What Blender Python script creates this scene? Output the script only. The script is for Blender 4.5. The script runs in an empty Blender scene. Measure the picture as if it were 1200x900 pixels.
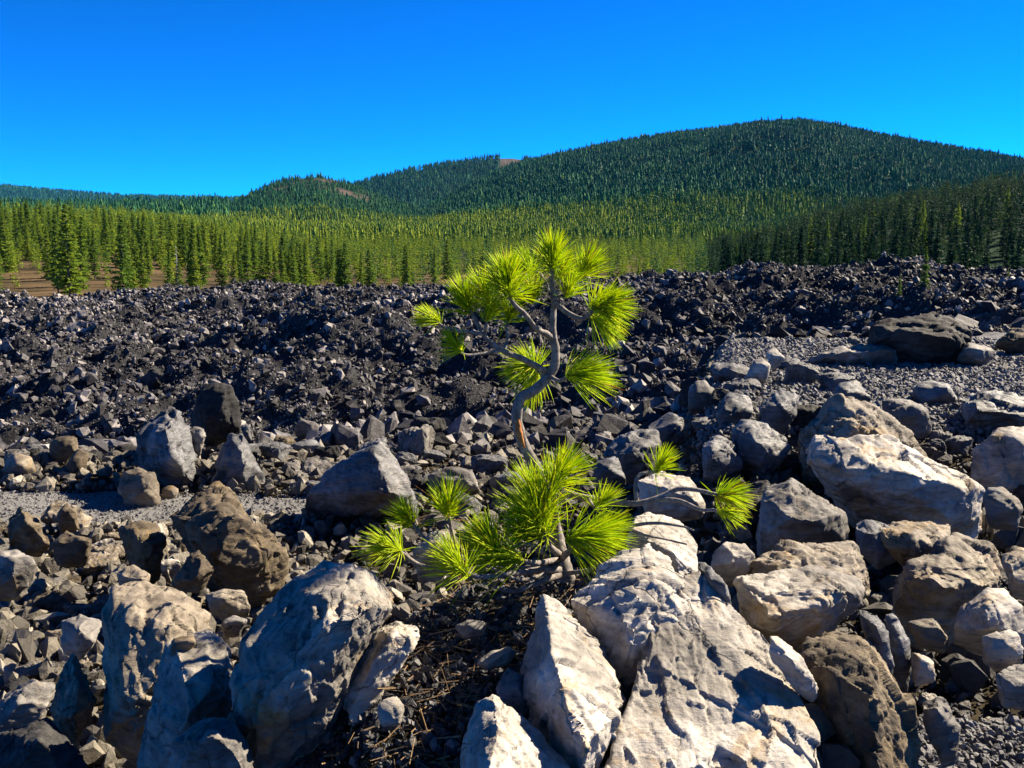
import bpy, bmesh, math, random
import numpy as np
from mathutils import Vector, Matrix
R_ = math.radians
C = bpy.context.scene.collection
SC = bpy.context.scene
rng = np.random.default_rng(7)
random.seed(7)

# ------------------------------------------------------------------ camera, sky, sun, exposure
F = 1100.0                       # focal length in pixels of a 1200 x 900 frame
EYE = 1.7
SP, CP = math.sin(R_(8.79)), math.cos(R_(8.79))
cam = bpy.data.cameras.new('camera'); cam.sensor_width = 36; cam.lens = 36 * F / 1200
cam.clip_start = .02; cam.clip_end = 30000
co = bpy.data.objects.new('camera', cam); C.objects.link(co)
co.location = (0, 0, EYE); co.rotation_euler = (R_(90 - 8.79), 0, 0)
SC.camera = co

SUN_AZ, SUN_EL = 60.0, 35.0      # clockwise from the view direction
w = bpy.data.worlds.new('World'); SC.world = w; w.use_nodes = True
nt = w.node_tree; nt.nodes.clear()
sky = nt.nodes.new('ShaderNodeTexSky'); sky.sky_type = 'NISHITA'; sky.sun_disc = False
sky.sun_elevation = R_(SUN_EL); sky.sun_rotation = R_(SUN_AZ)
sky.altitude = 1900; sky.air_density = 0.5; sky.dust_density = 0.0; sky.ozone_density = 6.0
hs = nt.nodes.new('ShaderNodeHueSaturation'); hs.inputs['Saturation'].default_value = 2.0
hs.inputs['Hue'].default_value = 0.5
bg = nt.nodes.new('ShaderNodeBackground'); bg.inputs[1].default_value = 0.059
wo = nt.nodes.new('ShaderNodeOutputWorld')
nt.links.new(sky.outputs[0], hs.inputs['Color']); gm = nt.nodes.new('ShaderNodeGamma'); gm.inputs[1].default_value = 1.22; nt.links.new(hs.outputs[0], gm.inputs[0]); nt.links.new(gm.outputs[0], bg.inputs[0]); nt.links.new(bg.outputs[0], wo.inputs[0])
sl = bpy.data.lights.new('sun', 'SUN'); sl.energy = 5.0; sl.angle = R_(.53); sl.color = (1, .865, .66)
so = bpy.data.objects.new('sun', sl); C.objects.link(so)
SUND = Vector((math.sin(R_(SUN_AZ)) * math.cos(R_(SUN_EL)), math.cos(R_(SUN_AZ)) * math.cos(R_(SUN_EL)), math.sin(R_(SUN_EL))))
so.rotation_euler = SUND.to_track_quat('Z', 'Y').to_euler(); so.location = (20, 5, 30)
vs = SC.view_settings; vs.view_transform = 'Standard'; vs.look = 'None'; vs.gamma = 1; vs.exposure = 1.74
SC.cycles.max_bounces = 6; SC.cycles.diffuse_bounces = 2; SC.cycles.volume_bounces = 0; SC.cycles.transmission_bounces = 4

# ------------------------------------------------------------------ numpy noise
PERM = np.random.default_rng(3).permutation(256); PERM = np.concatenate([PERM, PERM, PERM])
GR = np.array([[1,1,0],[-1,1,0],[1,-1,0],[-1,-1,0],[1,0,1],[-1,0,1],[1,0,-1],[-1,0,-1],[0,1,1],[0,-1,1],[0,1,-1],[0,-1,-1],[1,1,0],[-1,1,0],[0,-1,1],[0,-1,-1]], float)
def pn(P):
    """gradient noise of an (n,3) array, about -1..1"""
    I = np.floor(P).astype(int); f = P - I; I &= 255
    u = f * f * f * (f * (f * 6 - 15) + 10)
    out = 0
    for dx in (0, 1):
        wx = u[:, 0] if dx else 1 - u[:, 0]
        for dy in (0, 1):
            wy = u[:, 1] if dy else 1 - u[:, 1]
            for dz in (0, 1):
                wz = u[:, 2] if dz else 1 - u[:, 2]
                g = GR[PERM[PERM[PERM[I[:, 0] + dx] + I[:, 1] + dy] + I[:, 2] + dz] & 15]
                out = out + wx * wy * wz * ((f[:, 0] - dx) * g[:, 0] + (f[:, 1] - dy) * g[:, 1] + (f[:, 2] - dz) * g[:, 2])
    return out
def fbm(P, o=4, ridged=False):
    a, s = .5, 0
    for k in range(o):
        n = pn(P + 17.3 * k)
        s = s + a * ((1 - 2 * np.abs(n)) if ridged else n)
        P = P * 2.03; a *= .5
    return s
def n2(x, y, sc, o=3, off=0.0, ridged=False):
    x = np.asarray(x, float)
    return fbm(np.stack([x.ravel() / sc + off, np.asarray(y, float).ravel() / sc + off, np.full(x.size, .37 + off)], 1), o, ridged).reshape(x.shape)
def S(a, b, t):
    t = np.clip((t - a) / (b - a), 0, 1); return t * t * (3 - 2 * t)

# ------------------------------------------------------------------ the lie of the land
def slope(py):                   # metres down per metre forward for a picture row
    cy = (450 - np.asarray(py, float)) / F
    return -(-SP + CP * cy) / (CP + SP * cy)
def ray(px, py):
    cx, cy = (px - 600) / F, (450 - py) / F
    return np.array([cx, CP + SP * cy, -SP + CP * cy])
def at(px, py, d):
    return np.array([0, 0, EYE]) + ray(px, py) * d

def near_h(x, y):
    """metres below the eye, out to the lava"""
    hl = 1.40 + .32 * S(2.0, 4.6, y)
    hr = 1.28 - .36 * S(2.2, 5.5, y)
    xb = .40 + .24 * np.clip(y - 3.2, 0, 20)
    wr = S(xb - .25, xb + .35, x)
    h = hl * (1 - wr) + hr * wr
    q = np.sqrt(((x - .12) / .72) ** 2 + ((y - 1.8) / .85) ** 2)
    m = 1 - S(.5, 1.15, q)
    return h * (1 - m) + np.minimum(h, .87 + .13 * (2.25 - y)) * m
HILLS = [   # name, crest distance, foot distance, (picture column, row of the ground at the crest)
    ('far', 6000, 3800, [(-300,200),(0,217),(60,223),(150,230),(300,233),(420,236),(700,240),(1500,240)]),
    ('knob', 1350, 900, [(-300,244),(100,242),(230,240),(275,238),(298,228),(320,215),(345,209),(375,207),(405,213),(428,222),(460,237),(500,248),(540,260),(580,275),(640,292),(1500,300)]),
    ('ridge', 2900, 1900, [(-300,300),(330,270),(380,232),(405,221),(432,212),(480,200),(530,191),(580,184),(600,184),(640,190),(720,205),(1500,220)]),
    ('main', 2000, 800, [(-300,310),(470,262),(520,236),(560,212),(600,196),(640,186),(700,173),(760,162),(820,154),(880,146),(930,142),(970,148),(1020,159),(1080,170),(1130,178),(1200,191),(1300,210),(1500,250)]),
    ('spur', 1250, 650, [(-300,320),(700,300),(850,280),(940,255),(1000,240),(1050,227),(1100,216),(1150,207),(1200,199),(1300,185),(1500,170)]),
    ('right', 520, 175, [(-300,345),(760,330),(820,310),(860,297),(900,286),(960,266),(1020,252),(1100,236),(1200,219),(1350,190),(1500,190)]),
]
def height(x, y):
    x = np.asarray(x, float); y = np.asarray(y, float)
    yy = np.maximum(y, .5)
    az = np.clip(x / yy, -.8, .8); px = 600 + F * az / .99
    r = np.hypot(x, y)
    h = near_h(x, np.clip(y, 0, 30))
    # lava field
    L = S(7.6, 13.5, y + .25 * np.clip(-x, -2, 3)) if True else 0
    L = np.maximum(L, S(9, 16, r))
    hl = 2.84 - 2.0 * az
    hum = 1.35 * n2(x, y, 4.2, 2, 2.0) + 1.3 * n2(x, y, 11., 2, 9.0) + .62 * n2(x, y, 1.9, 2, 5.0, True) + .1 * n2(x, y, .45, 2, 8.0) - .25
    h = h * (1 - L) + (hl - hum * (.4 + .9 * S(9, 20, y) - .45 * S(38, 56, y))) * L
    z = -h
    if r.max() < 48: return z + EYE
    # forest floor beyond the flow front
    ly = np.log(np.maximum(yy, 50))
    lt = np.interp(ly, np.log([60, 90, 150, 250, 500, 900, 2500, 8000]), [-9, -9, -7.8, -4, 7, 15, 20, 30])
    ct = np.interp(ly, np.log([60, 90, 150, 300, 500, 900, 2500, 8000]), [-10, -10, -10, -9, -5, 8, 15, 20])
    wl = S(420, 60, px) if False else 1 - S(60, 420, px)
    zf = lt * wl + ct * (1 - wl)
    far = S(60, 200, y)
    zf = zf + n2(x, y, 60., 2, 4.0) * 1.2 * far
    E_ = S(54, 72, r + 4 * n2(x, y, 9., 2, 1.0))
    z = z * (1 - E_) + zf * E_
    for nm, Rc, R0, tab in HILLS:
        if yy.max() <= R0: continue
        tx, ty = zip(*tab)
        zc = -slope(np.interp(px, tx, ty)) * Rc
        t = np.clip((yy - R0) / (Rc - R0), 0, 1)
        prof = t ** (1.0 if nm in ('right', 'knob') else 1.12)
        prof = prof * (1 + .0 * prof)
        hz = zf + np.maximum(zc - zf, -40) * prof
        rel = np.maximum(zc - zf, 0)
        gul = n2(x, y, Rc * .11, 3, 3.0 + Rc * .001, True) - .25
        hz = hz + gul * rel * .16 * np.sin(np.pi * np.clip(t, 0, 1)) 
        hz = hz - np.maximum(yy - Rc, 0) * .4
        z = np.where(yy > R0, np.maximum(z, hz), z)
    return z + EYE
def hits(px, py, d0=1.2, d1=15.):
    """hit() for many picture points at once"""
    R = np.stack([ray(a, b) for a, b in zip(px, py)]); ds = np.geomspace(d0, d1, 100)
    X = R[:, :1] * ds; Y = R[:, 1:2] * ds; Z = EYE + R[:, 2:] * ds
    below = Z < height(X, Y); k = np.where(below.any(1), below.argmax(1), len(ds) - 1)
    return ds[np.maximum(k - 1, 0)] * .4 + ds[k] * .6
def relief(x, y):
    r = np.hypot(x, y); Lm = S(7.5, 11.5, r) * (1 - S(58, 66, r)); cl = 0
    for wl_, r0_, r1_ in ((.45, 0, 16), (.8, 9, 34), (1.5, 18, 70), (2.4, 30, 90)):
        wt = S(r0_ * .7, r0_ + 2, r) * (1 - S(r1_ * .75, r1_, r)); cl = cl + wt * wl_ * .55 * n2(x, y, wl_, 2, wl_, True)
    return Lm * (.42 * cl - .06 * np.clip(r / 20, .5, 2))
def H1(x, y): return float(height(np.array([x]), np.array([y]))[0])
def hit(px, py, d0=1.2, d1=60):
    ds = np.geomspace(d0, d1, 110)
    for _ in range(2):
        P = np.array([0, 0, EYE])[None] + ray(px, py)[None] * ds[:, None]
        below = P[:, 2] < height(P[:, 0], P[:, 1])
        k = int(np.argmax(below)) if below.any() else len(ds) - 1
        out = ds[k]; ds = np.linspace(ds[max(k - 1, 0)], ds[k], 12)
    return out

# ------------------------------------------------------------------ helpers: meshes, tags
def mesh_np(name, V, Fc, mats=(), smooth=False, attrs=None):
    me = bpy.data.meshes.new(name)
    V = np.ascontiguousarray(V, np.float32); Fc = np.ascontiguousarray(Fc, np.int32)
    n, k = Fc.shape
    me.vertices.add(len(V)); me.vertices.foreach_set('co', V.ravel())
    me.loops.add(n * k); me.loops.foreach_set('vertex_index', Fc.ravel())
    me.polygons.add(n)
    me.polygons.foreach_set('loop_start', np.arange(0, n * k, k, dtype=np.int32))
    me.polygons.foreach_set('use_smooth', np.full(n, smooth))
    for m in mats: me.materials.append(m)
    for a, v in (attrs or {}).items():
        at_ = me.attributes.new(a, 'FLOAT', 'POINT'); at_.data.foreach_set('value', np.ascontiguousarray(v, np.float32))
    me.update(calc_edges=True)
    return me
def link(name, me, loc=(0, 0, 0), parent=None):
    o = bpy.data.objects.new(name, me); C.objects.link(o); o.location = loc
    if parent: o.parent = parent
    return o
def tag(o, label=None, cat=None, group=None, kind=None):
    for k, v in (('label', label), ('category', cat), ('group', group), ('kind', kind)):
        if v: o[k] = v
    return o

# ------------------------------------------------------------------ materials
class NT:
    def __init__(s, name):
        s.m = bpy.data.materials.new(name); s.m.use_nodes = True; s.t = s.m.node_tree; s.t.nodes.clear()
        s.out = s.n('ShaderNodeOutputMaterial'); s.b = s.n('ShaderNodeBsdfPrincipled'); s.l(s.b.outputs[0], s.out.inputs[0])
        s.b.inputs['Specular IOR Level'].default_value = .3
    def n(s, t, **kw):
        nd = s.t.nodes.new(t)
        for k, v in kw.items(): setattr(nd, k, v)
        return nd
    def l(s, a, b): s.t.links.new(a, b)
    def noise(s, vec, scale, detail=5, rough=.6, dist=0):
        nd = s.n('ShaderNodeTexNoise'); nd.inputs['Scale'].default_value = scale; nd.inputs['Detail'].default_value = detail
        nd.inputs['Roughness'].default_value = rough; nd.inputs['Distortion'].default_value = dist
        if vec: s.l(vec, nd.inputs['Vector'])
        return nd.outputs['Fac']
    def ramp(s, fac, stops):
        nd = s.n('ShaderNodeValToRGB'); e = nd.color_ramp.elements
        while len(e) < len(stops): e.new(.5)
        for el, (p, c) in zip(e, stops): el.position = p; el.color = (*c, 1) if len(c) == 3 else c
        s.l(fac, nd.inputs[0]); return nd.outputs[0]
    def mix(s, fac, a, b, mode='MIX'):
        nd = s.n('ShaderNodeMix', data_type='RGBA', blend_type=mode)
        for src, i in ((fac, 0), (a, 6), (b, 7)):
            if hasattr(src, 'links'): s.l(src, nd.inputs[i])
            elif i == 0: nd.inputs[0].default_value = src
            else: nd.inputs[i].default_value = (*src, 1)
        return nd.outputs[2]
    def math(s, op, a, b=0.0):
        nd = s.n('ShaderNodeMath', operation=op)
        for src, i in ((a, 0), (b, 1)):
            if hasattr(src, 'links'): s.l(src, nd.inputs[i])
            else: nd.inputs[i].default_value = src
        return nd.outputs[0]
    def bump(s, hgt, strength, dist, prev=None):
        nd = s.n('ShaderNodeBump'); nd.inputs['Strength'].default_value = strength; nd.inputs['Distance'].default_value = dist
        s.l(hgt, nd.inputs['Height'])
        if prev: s.l(prev, nd.inputs['Normal'])
        return nd.outputs[0]
g3 = lambda v: (v, v, v)
def rock_mat(name, c_dark, c_mid, c_pale, stain=(.30, .17, .05), stain_amt=.5, band=6.0, rough=.75, bump=.6):
    t = NT(name)
    tc = t.n('ShaderNodeTexCoord'); oi = t.n('ShaderNodeObjectInfo')
    off = t.n('ShaderNodeVectorMath', operation='MULTIPLY_ADD')
    cmb = t.n('ShaderNodeCombineXYZ')
    for i in range(3): t.l(oi.outputs['Random'], cmb.inputs[i])
    t.l(cmb.outputs[0], off.inputs[0]); off.inputs[1].default_value = (37, 53, 71); t.l(tc.outputs['Object'], off.inputs[2])
    v = off.outputs[0]
    mp = t.n('ShaderNodeMapping'); mp.inputs['Rotation'].default_value = (.5, .35, .2); mp.inputs['Scale'].default_value = (1, 1.6, 6)
    t.l(v, mp.inputs[0])
    big = t.noise(v, 3.2, 5, .6, .6); band_ = t.noise(mp.outputs[0], band, 7, .68, .8)
    fine = t.noise(v, 60, 6, .7); mid = t.noise(v, 14, 6, .65, .4)
    f = t.math('ADD', t.math('MULTIPLY', big, .45), t.math('ADD', t.math('MULTIPLY', band_, .4), t.math('MULTIPLY', mid, .3)))
    col = t.ramp(f, [(.42, c_dark), (.55, c_mid), (.70, c_pale)])
    pat = t.ramp(t.noise(v, 1.7, 4, .6, .8), [(.40, g3(.62)), (.52, g3(1.0)), (.62, g3(1.18))])
    col = t.mix(1.0, col, pat, 'MULTIPLY')
    st = t.ramp(t.noise(v, 4.5, 7, .7, 1.0), [(.54, g3(0)), (.66, g3(stain_amt))])
    col = t.mix(st, col, stain)
    spk = t.ramp(fine, [(.32, g3(.45)), (.46, g3(1)), (.62, g3(1)), (.74, g3(1.35))])
    col = t.mix(.85, col, spk, 'MULTIPLY')
    # cracks: thin dark seams
    vo = t.n('ShaderNodeTexVoronoi', feature='DISTANCE_TO_EDGE'); vo.inputs['Scale'].default_value = 3.6
    wv = t.n('ShaderNodeVectorMath', operation='MULTIPLY_ADD')
    nc = t.n('ShaderNodeTexNoise'); nc.inputs['Scale'].default_value = 5; nc.inputs['Detail'].default_value = 6; t.l(v, nc.inputs['Vector'])
    t.l(nc.outputs['Color'], wv.inputs[0]); wv.inputs[1].default_value = (.35, .35, .35); t.l(v, wv.inputs[2]); t.l(wv.outputs[0], vo.inputs['Vector'])
    crk = t.ramp(vo.outputs['Distance'], [(.0, g3(.15)), (.014, g3(1))])
    gate = t.ramp(t.noise(v, 2.4, 3), [(.46, g3(0)), (.56, g3(.8))])
    col = t.mix(gate, col, t.mix(1.0, col, crk, 'MULTIPLY'))
    t.l(col, t.b.inputs['Base Color'])
    t.b.inputs['Roughness'].default_value = rough
    b = t.bump(band_, bump, .014)
    b = t.bump(mid, bump * .45, .010, b)
    b = t.bump(fine, bump * .8, .006, b)
    cb = t.math('MULTIPLY', crk, gate)
    b = t.bump(cb, .4, .01, b)
    t.l(b, t.b.inputs['Normal'])
    return t.m
M = {
 'pale':  rock_mat('pale_stone', (.105,.095,.086), (.285,.26,.225), (.50,.46,.40), (.26,.155,.045), .7, 6),
 'grey':  rock_mat('grey_stone', (.045,.043,.043), (.12,.112,.104), (.26,.243,.222), (.16,.11,.05), .45, 7),
 'tan':   rock_mat('tan_stone', (.065,.052,.04), (.165,.137,.104), (.32,.278,.215), (.26,.15,.035), .6, 6),
 'brown': rock_mat('brown_stone', (.025,.02,.015), (.08,.062,.042), (.19,.15,.095), (.13,.085,.025), .6, 5, .85, .9),
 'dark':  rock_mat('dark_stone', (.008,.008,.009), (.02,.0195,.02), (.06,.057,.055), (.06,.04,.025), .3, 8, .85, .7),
 'slate': rock_mat('slate_stone', (.03,.032,.036), (.08,.082,.088), (.19,.188,.19), (.10,.075,.05), .3, 9, .6, .7),
}
def rubble_mat(name, stops, rough=.6, scale=30, bump=.6, spec=.4):
    t = NT(name); a = t.n('ShaderNodeAttribute', attribute_name='tint'); tc = t.n('ShaderNodeTexCoord')
    n = t.noise(tc.outputs['Object'], scale, 6, .7)
    f = t.math('ADD', t.math('MULTIPLY', a.outputs['Fac'], .75), t.math('MULTIPLY', t.math('SUBTRACT', n, .5), .7))
    t.l(t.ramp(f, stops), t.b.inputs['Base Color'])
    t.b.inputs['Roughness'].default_value = rough; t.b.inputs['Specular IOR Level'].default_value = spec
    t.l(t.bump(n, bump, .02), t.b.inputs['Normal']); return t.m
M['lava'] = rubble_mat('lava_clinker', [(0, (.006,.006,.007)), (.36, (.042,.040,.043)), (.6, (.17,.158,.16)), (.85, (.42,.375,.32))], .7, 14, .6, .25)  # spread from black to pale paints in sunlit glints
M['rubble'] = rubble_mat('rubble_stone', [(0, (.025,.022,.019)), (.3, (.07,.062,.05)), (.55, (.17,.15,.115)), (.8, (.36,.33,.28))], .75, 40)
M['pebble'] = rubble_mat('pebble_stone', [(0, (.022,.022,.025)), (.4, (.07,.07,.073)), (.75, (.18,.175,.175))], .7, 90)
def ground_mat():
    t = NT('ground'); tc = t.n('ShaderNodeTexCoord'); v = tc.outputs['Object']
    al = t.n('ShaderNodeAttribute', attribute_name='lava').outputs['Fac']
    af = t.n('ShaderNodeAttribute', attribute_name='forest').outputs['Fac']
    ag = t.n('ShaderNodeAttribute', attribute_name='gravel').outputs['Fac']
    ab = t.n('ShaderNodeAttribute', attribute_name='bare').outputs['Fac']
    n1 = t.noise(v, 9, 8, .7); n3 = t.noise(v, 90, 5, .7)
    soil = t.ramp(n1, [(.3, (.016,.013,.009)), (.6, (.05,.04,.026)), (.75, (.09,.075,.05))])
    lava = t.ramp(n1, [(.3, (.012,.012,.013)), (.7, (.05,.05,.053))])
    grav = t.ramp(n3, [(.3, (.08,.08,.083)), (.5, (.17,.168,.17)), (.7, (.31,.305,.30))])
    fl = t.ramp(t.noise(v, .03, 6, .6), [(.4, (.03,.027,.014)), (.55, (.11,.075,.04)), (.7, (.045,.05,.018))])
    dk = t.ramp(t.noise(v, .05, 5, .65), [(.35, (.006,.022,.012)), (.65, (.014,.034,.014))])
    aw = t.n('ShaderNodeAttribute', attribute_name='wood').outputs['Fac']
    fl = t.mix(aw, fl, dk)
    br = t.ramp(t.noise(v, .06, 6, .7), [(.35, (.03,.027,.026)), (.65, (.11,.082,.066))])
    c = t.mix(ag, soil, grav); c = t.mix(al, c, lava); c = t.mix(af, c, fl); c = t.mix(ab, c, br)
    t.l(c, t.b.inputs['Base Color']); t.b.inputs['Roughness'].default_value = 1; t.b.inputs['Specular IOR Level'].default_value = .03
    t.l(t.bump(n3, .5, .01, t.bump(n1, .6, .05)), t.b.inputs['Normal'])
    return t.m
M['ground'] = ground_mat()
def path_mat():
    t = NT('gravel_path'); tc = t.n('ShaderNodeTexCoord'); v = tc.outputs['Object']
    n = t.noise(v, 110, 5, .75); n1 = t.noise(v, 4, 4)
    c = t.ramp(n, [(.3, (.07,.07,.071)), (.5, (.16,.158,.155)), (.7, (.30,.29,.28))])
    t.l(t.mix(.3, c, t.ramp(n1, [(.35, g3(.6)), (.65, g3(1.1))]), 'MULTIPLY'), t.b.inputs['Base Color'])
    t.b.inputs['Roughness'].default_value = .9; t.l(t.bump(n, .8, .012), t.b.inputs['Normal']); return t.m
M['path'] = path_mat()
def leaf_mat(name, stops, trans=.35, spec=.04, rnd=True):
    t = NT(name); a = t.n('ShaderNodeAttribute', attribute_name='tint'); oi = t.n('ShaderNodeObjectInfo')
    f = a.outputs['Fac']
    if rnd: f = t.math('ADD', t.math('MULTIPLY', f, .6), t.math('MULTIPLY', oi.outputs['Random'], .4))
    c = t.ramp(f, stops); t.l(c, t.b.inputs['Base Color']); t.b.inputs['Roughness'].default_value = .6; t.b.inputs['Specular IOR Level'].default_value = spec
    tr = t.n('ShaderNodeBsdfTranslucent'); t.l(c, tr.inputs[0])
    mx = t.n('ShaderNodeMixShader'); mx.inputs[0].default_value = trans
    t.l(t.b.outputs[0], mx.inputs[1]); t.l(tr.outputs[0], mx.inputs[2]); t.l(mx.outputs[0], t.out.inputs[0]); return t.m
M['pine'] = leaf_mat('pine_foliage', [(0, (.026,.070,.014)), (.5, (.11,.185,.022)), (1, (.25,.30,.026))], .45)
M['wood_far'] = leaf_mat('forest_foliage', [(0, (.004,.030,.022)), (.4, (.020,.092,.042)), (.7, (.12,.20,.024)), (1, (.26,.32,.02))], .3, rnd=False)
M['shade_green'] = leaf_mat('shade_green_foliage', [(0, (.006,.024,.012)), (.5, (.020,.060,.020)), (1, (.11,.16,.02))], .2, rnd=False)  # pine green darkened to carry the backlit shade of the right-hand trees
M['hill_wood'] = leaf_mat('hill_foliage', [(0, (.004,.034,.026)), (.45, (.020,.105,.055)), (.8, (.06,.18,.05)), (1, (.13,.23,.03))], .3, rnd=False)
M['needle'] = leaf_mat('sapling_needles', [(0, (.36,.50,.012)), (.5, (.60,.74,.018)), (.93, (.80,.80,.03)), (1, (.42,.22,.05))], .64, spec=.25, rnd=False)
def bark_mat(name, a, b, c, sc=60):
    t = NT(name); tc = t.n('ShaderNodeTexCoord'); n = t.noise(tc.outputs['Object'], sc, 6, .7)
    t.l(t.ramp(n, [(.3, a), (.5, b), (.7, c)]), t.b.inputs['Base Color']); t.b.inputs['Roughness'].default_value = .8
    t.l(t.bump(n, .7, .004), t.b.inputs['Normal']); return t.m
M['bark'] = bark_mat('sapling_bark', (.055,.047,.042), (.17,.147,.13), (.33,.295,.265), 70)
M['scar'] = bark_mat('bark_scar', (.10,.03,.01), (.38,.13,.03), (.5,.25,.08), 50)
M['trunk'] = bark_mat('pine_bark', (.06,.045,.035), (.13,.10,.08), (.20,.16,.13), 4)
M['snag'] = bark_mat('dead_wood', (.25,.23,.22), (.42,.40,.38), (.6,.58,.55), 4)
M['litter'] = rubble_mat('dry_needles', [(0, (.05,.03,.015)), (.4, (.17,.10,.04)), (.75, (.34,.22,.10))], .7, 60)

# ------------------------------------------------------------------ the ground: one sheet to the horizon
def build_ground():
    th = np.concatenate([np.arange(-180, -36, 1.5), np.arange(-36, 36, .17), np.arange(36, 180, 1.5)])
    th = np.radians(th); nth = len(th)
    rr = np.concatenate([[.25, .5, .75, .95], np.concatenate([np.geomspace(1.1, 75, 520), np.geomspace(76, 9000, 260)])]); nr = len(rr)
    T, Rr = np.meshgrid(th, rr, indexing='xy')
    X = Rr * np.sin(T); Y = Rr * np.cos(T)
    Z = height(X, Y)
    nearw = 1 - S(20, 60, Rr)
    Z = Z + relief(X, Y)
    onp = path_mask(X, Y); Z = np.where(onp > .5, height(X, Y) - .02, Z)
    V = np.stack([X, Y, Z], -1).reshape(-1, 3)
    V = np.vstack([V, [[0, 0, H1(0, .2)]]])
    i = np.arange(nr - 1)[:, None] * nth; j = np.arange(nth)[None]; jn = (j + 1) % nth
    Q = np.stack([i + j, i + jn, i + nth + jn, i + nth + j], -1).reshape(-1, 4)
    x, y = V[:, 0], V[:, 1]; r = np.hypot(x, y)
    px = 600 + F * np.clip(x / np.maximum(y, .5), -2, 2)
    forest = S(60, 85, r); lava = S(7.5, 11.5, r) * (1 - forest)
    xb = .40 + .24 * np.clip(y - 3.2, 0, 20)
    grav = S(xb + .1, xb + .6, x) * S(4.2, 5.4, y) * (1 - forest)
    lava = lava * (1 - grav * (1 - S(8.5, 11, y)))
    bare = bare_mask(px, y, x)
    wood = S(260, 520, y); wood = np.clip(np.maximum(wood, S(700, 850, px)), 0, 1)
    me = mesh_np('ground', V, Q, [M['ground']], True, dict(lava=lava, forest=forest, gravel=grav, bare=bare, wood=wood))
    ctr = np.hypot(X, Y)[:-1].repeat(1, 0).ravel(); flat = (ctr < 6.8) | (ctr > 70)
    me.polygons.foreach_set('use_smooth', flat)
    tag(link('ground', me), 'dark soil and lava ground rising to forested hills', 'ground', kind='structure')
def bare_mask(px, y, x):
    k = ((px > 318) & (px < 440) & (y > 1130) & (y < 1352)).astype(float) * S(-.06, .16, n2(x, y, 38., 3, 6.))
    s = ((px > 586) & (px < 612) & (y > 2500) & (y < 2960)).astype(float)
    return np.maximum(k, s)
def path_mask(x, y):
    c = 5.95 + .12 * np.sin(x * .9 + .5)
    wd = .31 + .08 * np.sin(x * 1.7)
    return ((np.abs(y - c) < wd) & (x < -1.15) & (x > -9)).astype(float)
build_ground()
def build_path():
    xs = np.linspace(-9, -1.1, 180); V = []; n = 12
    for x in xs:
        c = 5.95 + .12 * math.sin(x * .9 + .5); wd = .33 + .08 * math.sin(x * 1.7) + .05 * math.sin(x * 9)
        for k in range(n): V.append((x, c + wd * (2 * k / (n - 1) - 1), 0))
    V = np.array(V); V[:, 2] = height(V[:, 0], V[:, 1]) + .004 + .012 * n2(V[:, 0], V[:, 1], .3, 2)
    i = np.arange(len(xs) - 1)[:, None] * n; j = np.arange(n - 1)[None]
    Q = np.stack([i + j, i + j + n, i + j + n + 1, i + j + 1], -1).reshape(-1, 4)
    tag(link('path', mesh_np('path', V, Q, [M['path']], True)), 'narrow grey gravel path crossing the rubble at the left', 'path', kind='structure')
build_path()

# ------------------------------------------------------------------ rocks
def hull_tris(P):
    bm = bmesh.new()
    for p in P: bm.verts.new(p)
    r = bmesh.ops.convex_hull(bm, input=bm.verts)
    bmesh.ops.delete(bm, geom=[g for g in r['geom_interior'] if isinstance(g, bmesh.types.BMVert)], context='VERTS')
    bmesh.ops.triangulate(bm, faces=bm.faces)
    bm.verts.ensure_lookup_table(); bm.verts.index_update()
    V = np.array([v.co[:] for v in bm.verts]); T = np.array([[v.index for v in f.verts] for f in bm.faces if len(f.verts) == 3])
    bm.free(); return V, T
def remesh(V, T, vox):
    me = mesh_np('tmp', V, T); o = bpy.data.objects.new('tmp', me); C.objects.link(o)
    m = o.modifiers.new('r', 'REMESH'); m.mode = 'VOXEL'; m.voxel_size = vox
    dg = bpy.context.evaluated_depsgraph_get(); e = o.evaluated_get(dg).to_mesh()
    nv = len(e.vertices); P = np.empty(nv * 3, np.float32); e.vertices.foreach_get('co', P)
    N = np.empty(nv * 3, np.float32); e.vertices.foreach_get('normal', N)
    nl = len(e.loops); li = np.empty(nl, np.int32); e.loops.foreach_get('vertex_index', li)
    ok = nl == 4 * len(e.polygons); 
    o.evaluated_get(dg).to_mesh_clear(); bpy.data.objects.remove(o); bpy.data.meshes.remove(me)
    assert ok
    return P.reshape(-1, 3).astype(float), N.reshape(-1, 3).astype(float), li.reshape(-1, 4)
def rand_dir(g):
    v = g.normal(size=3); return v / np.linalg.norm(v)
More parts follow.
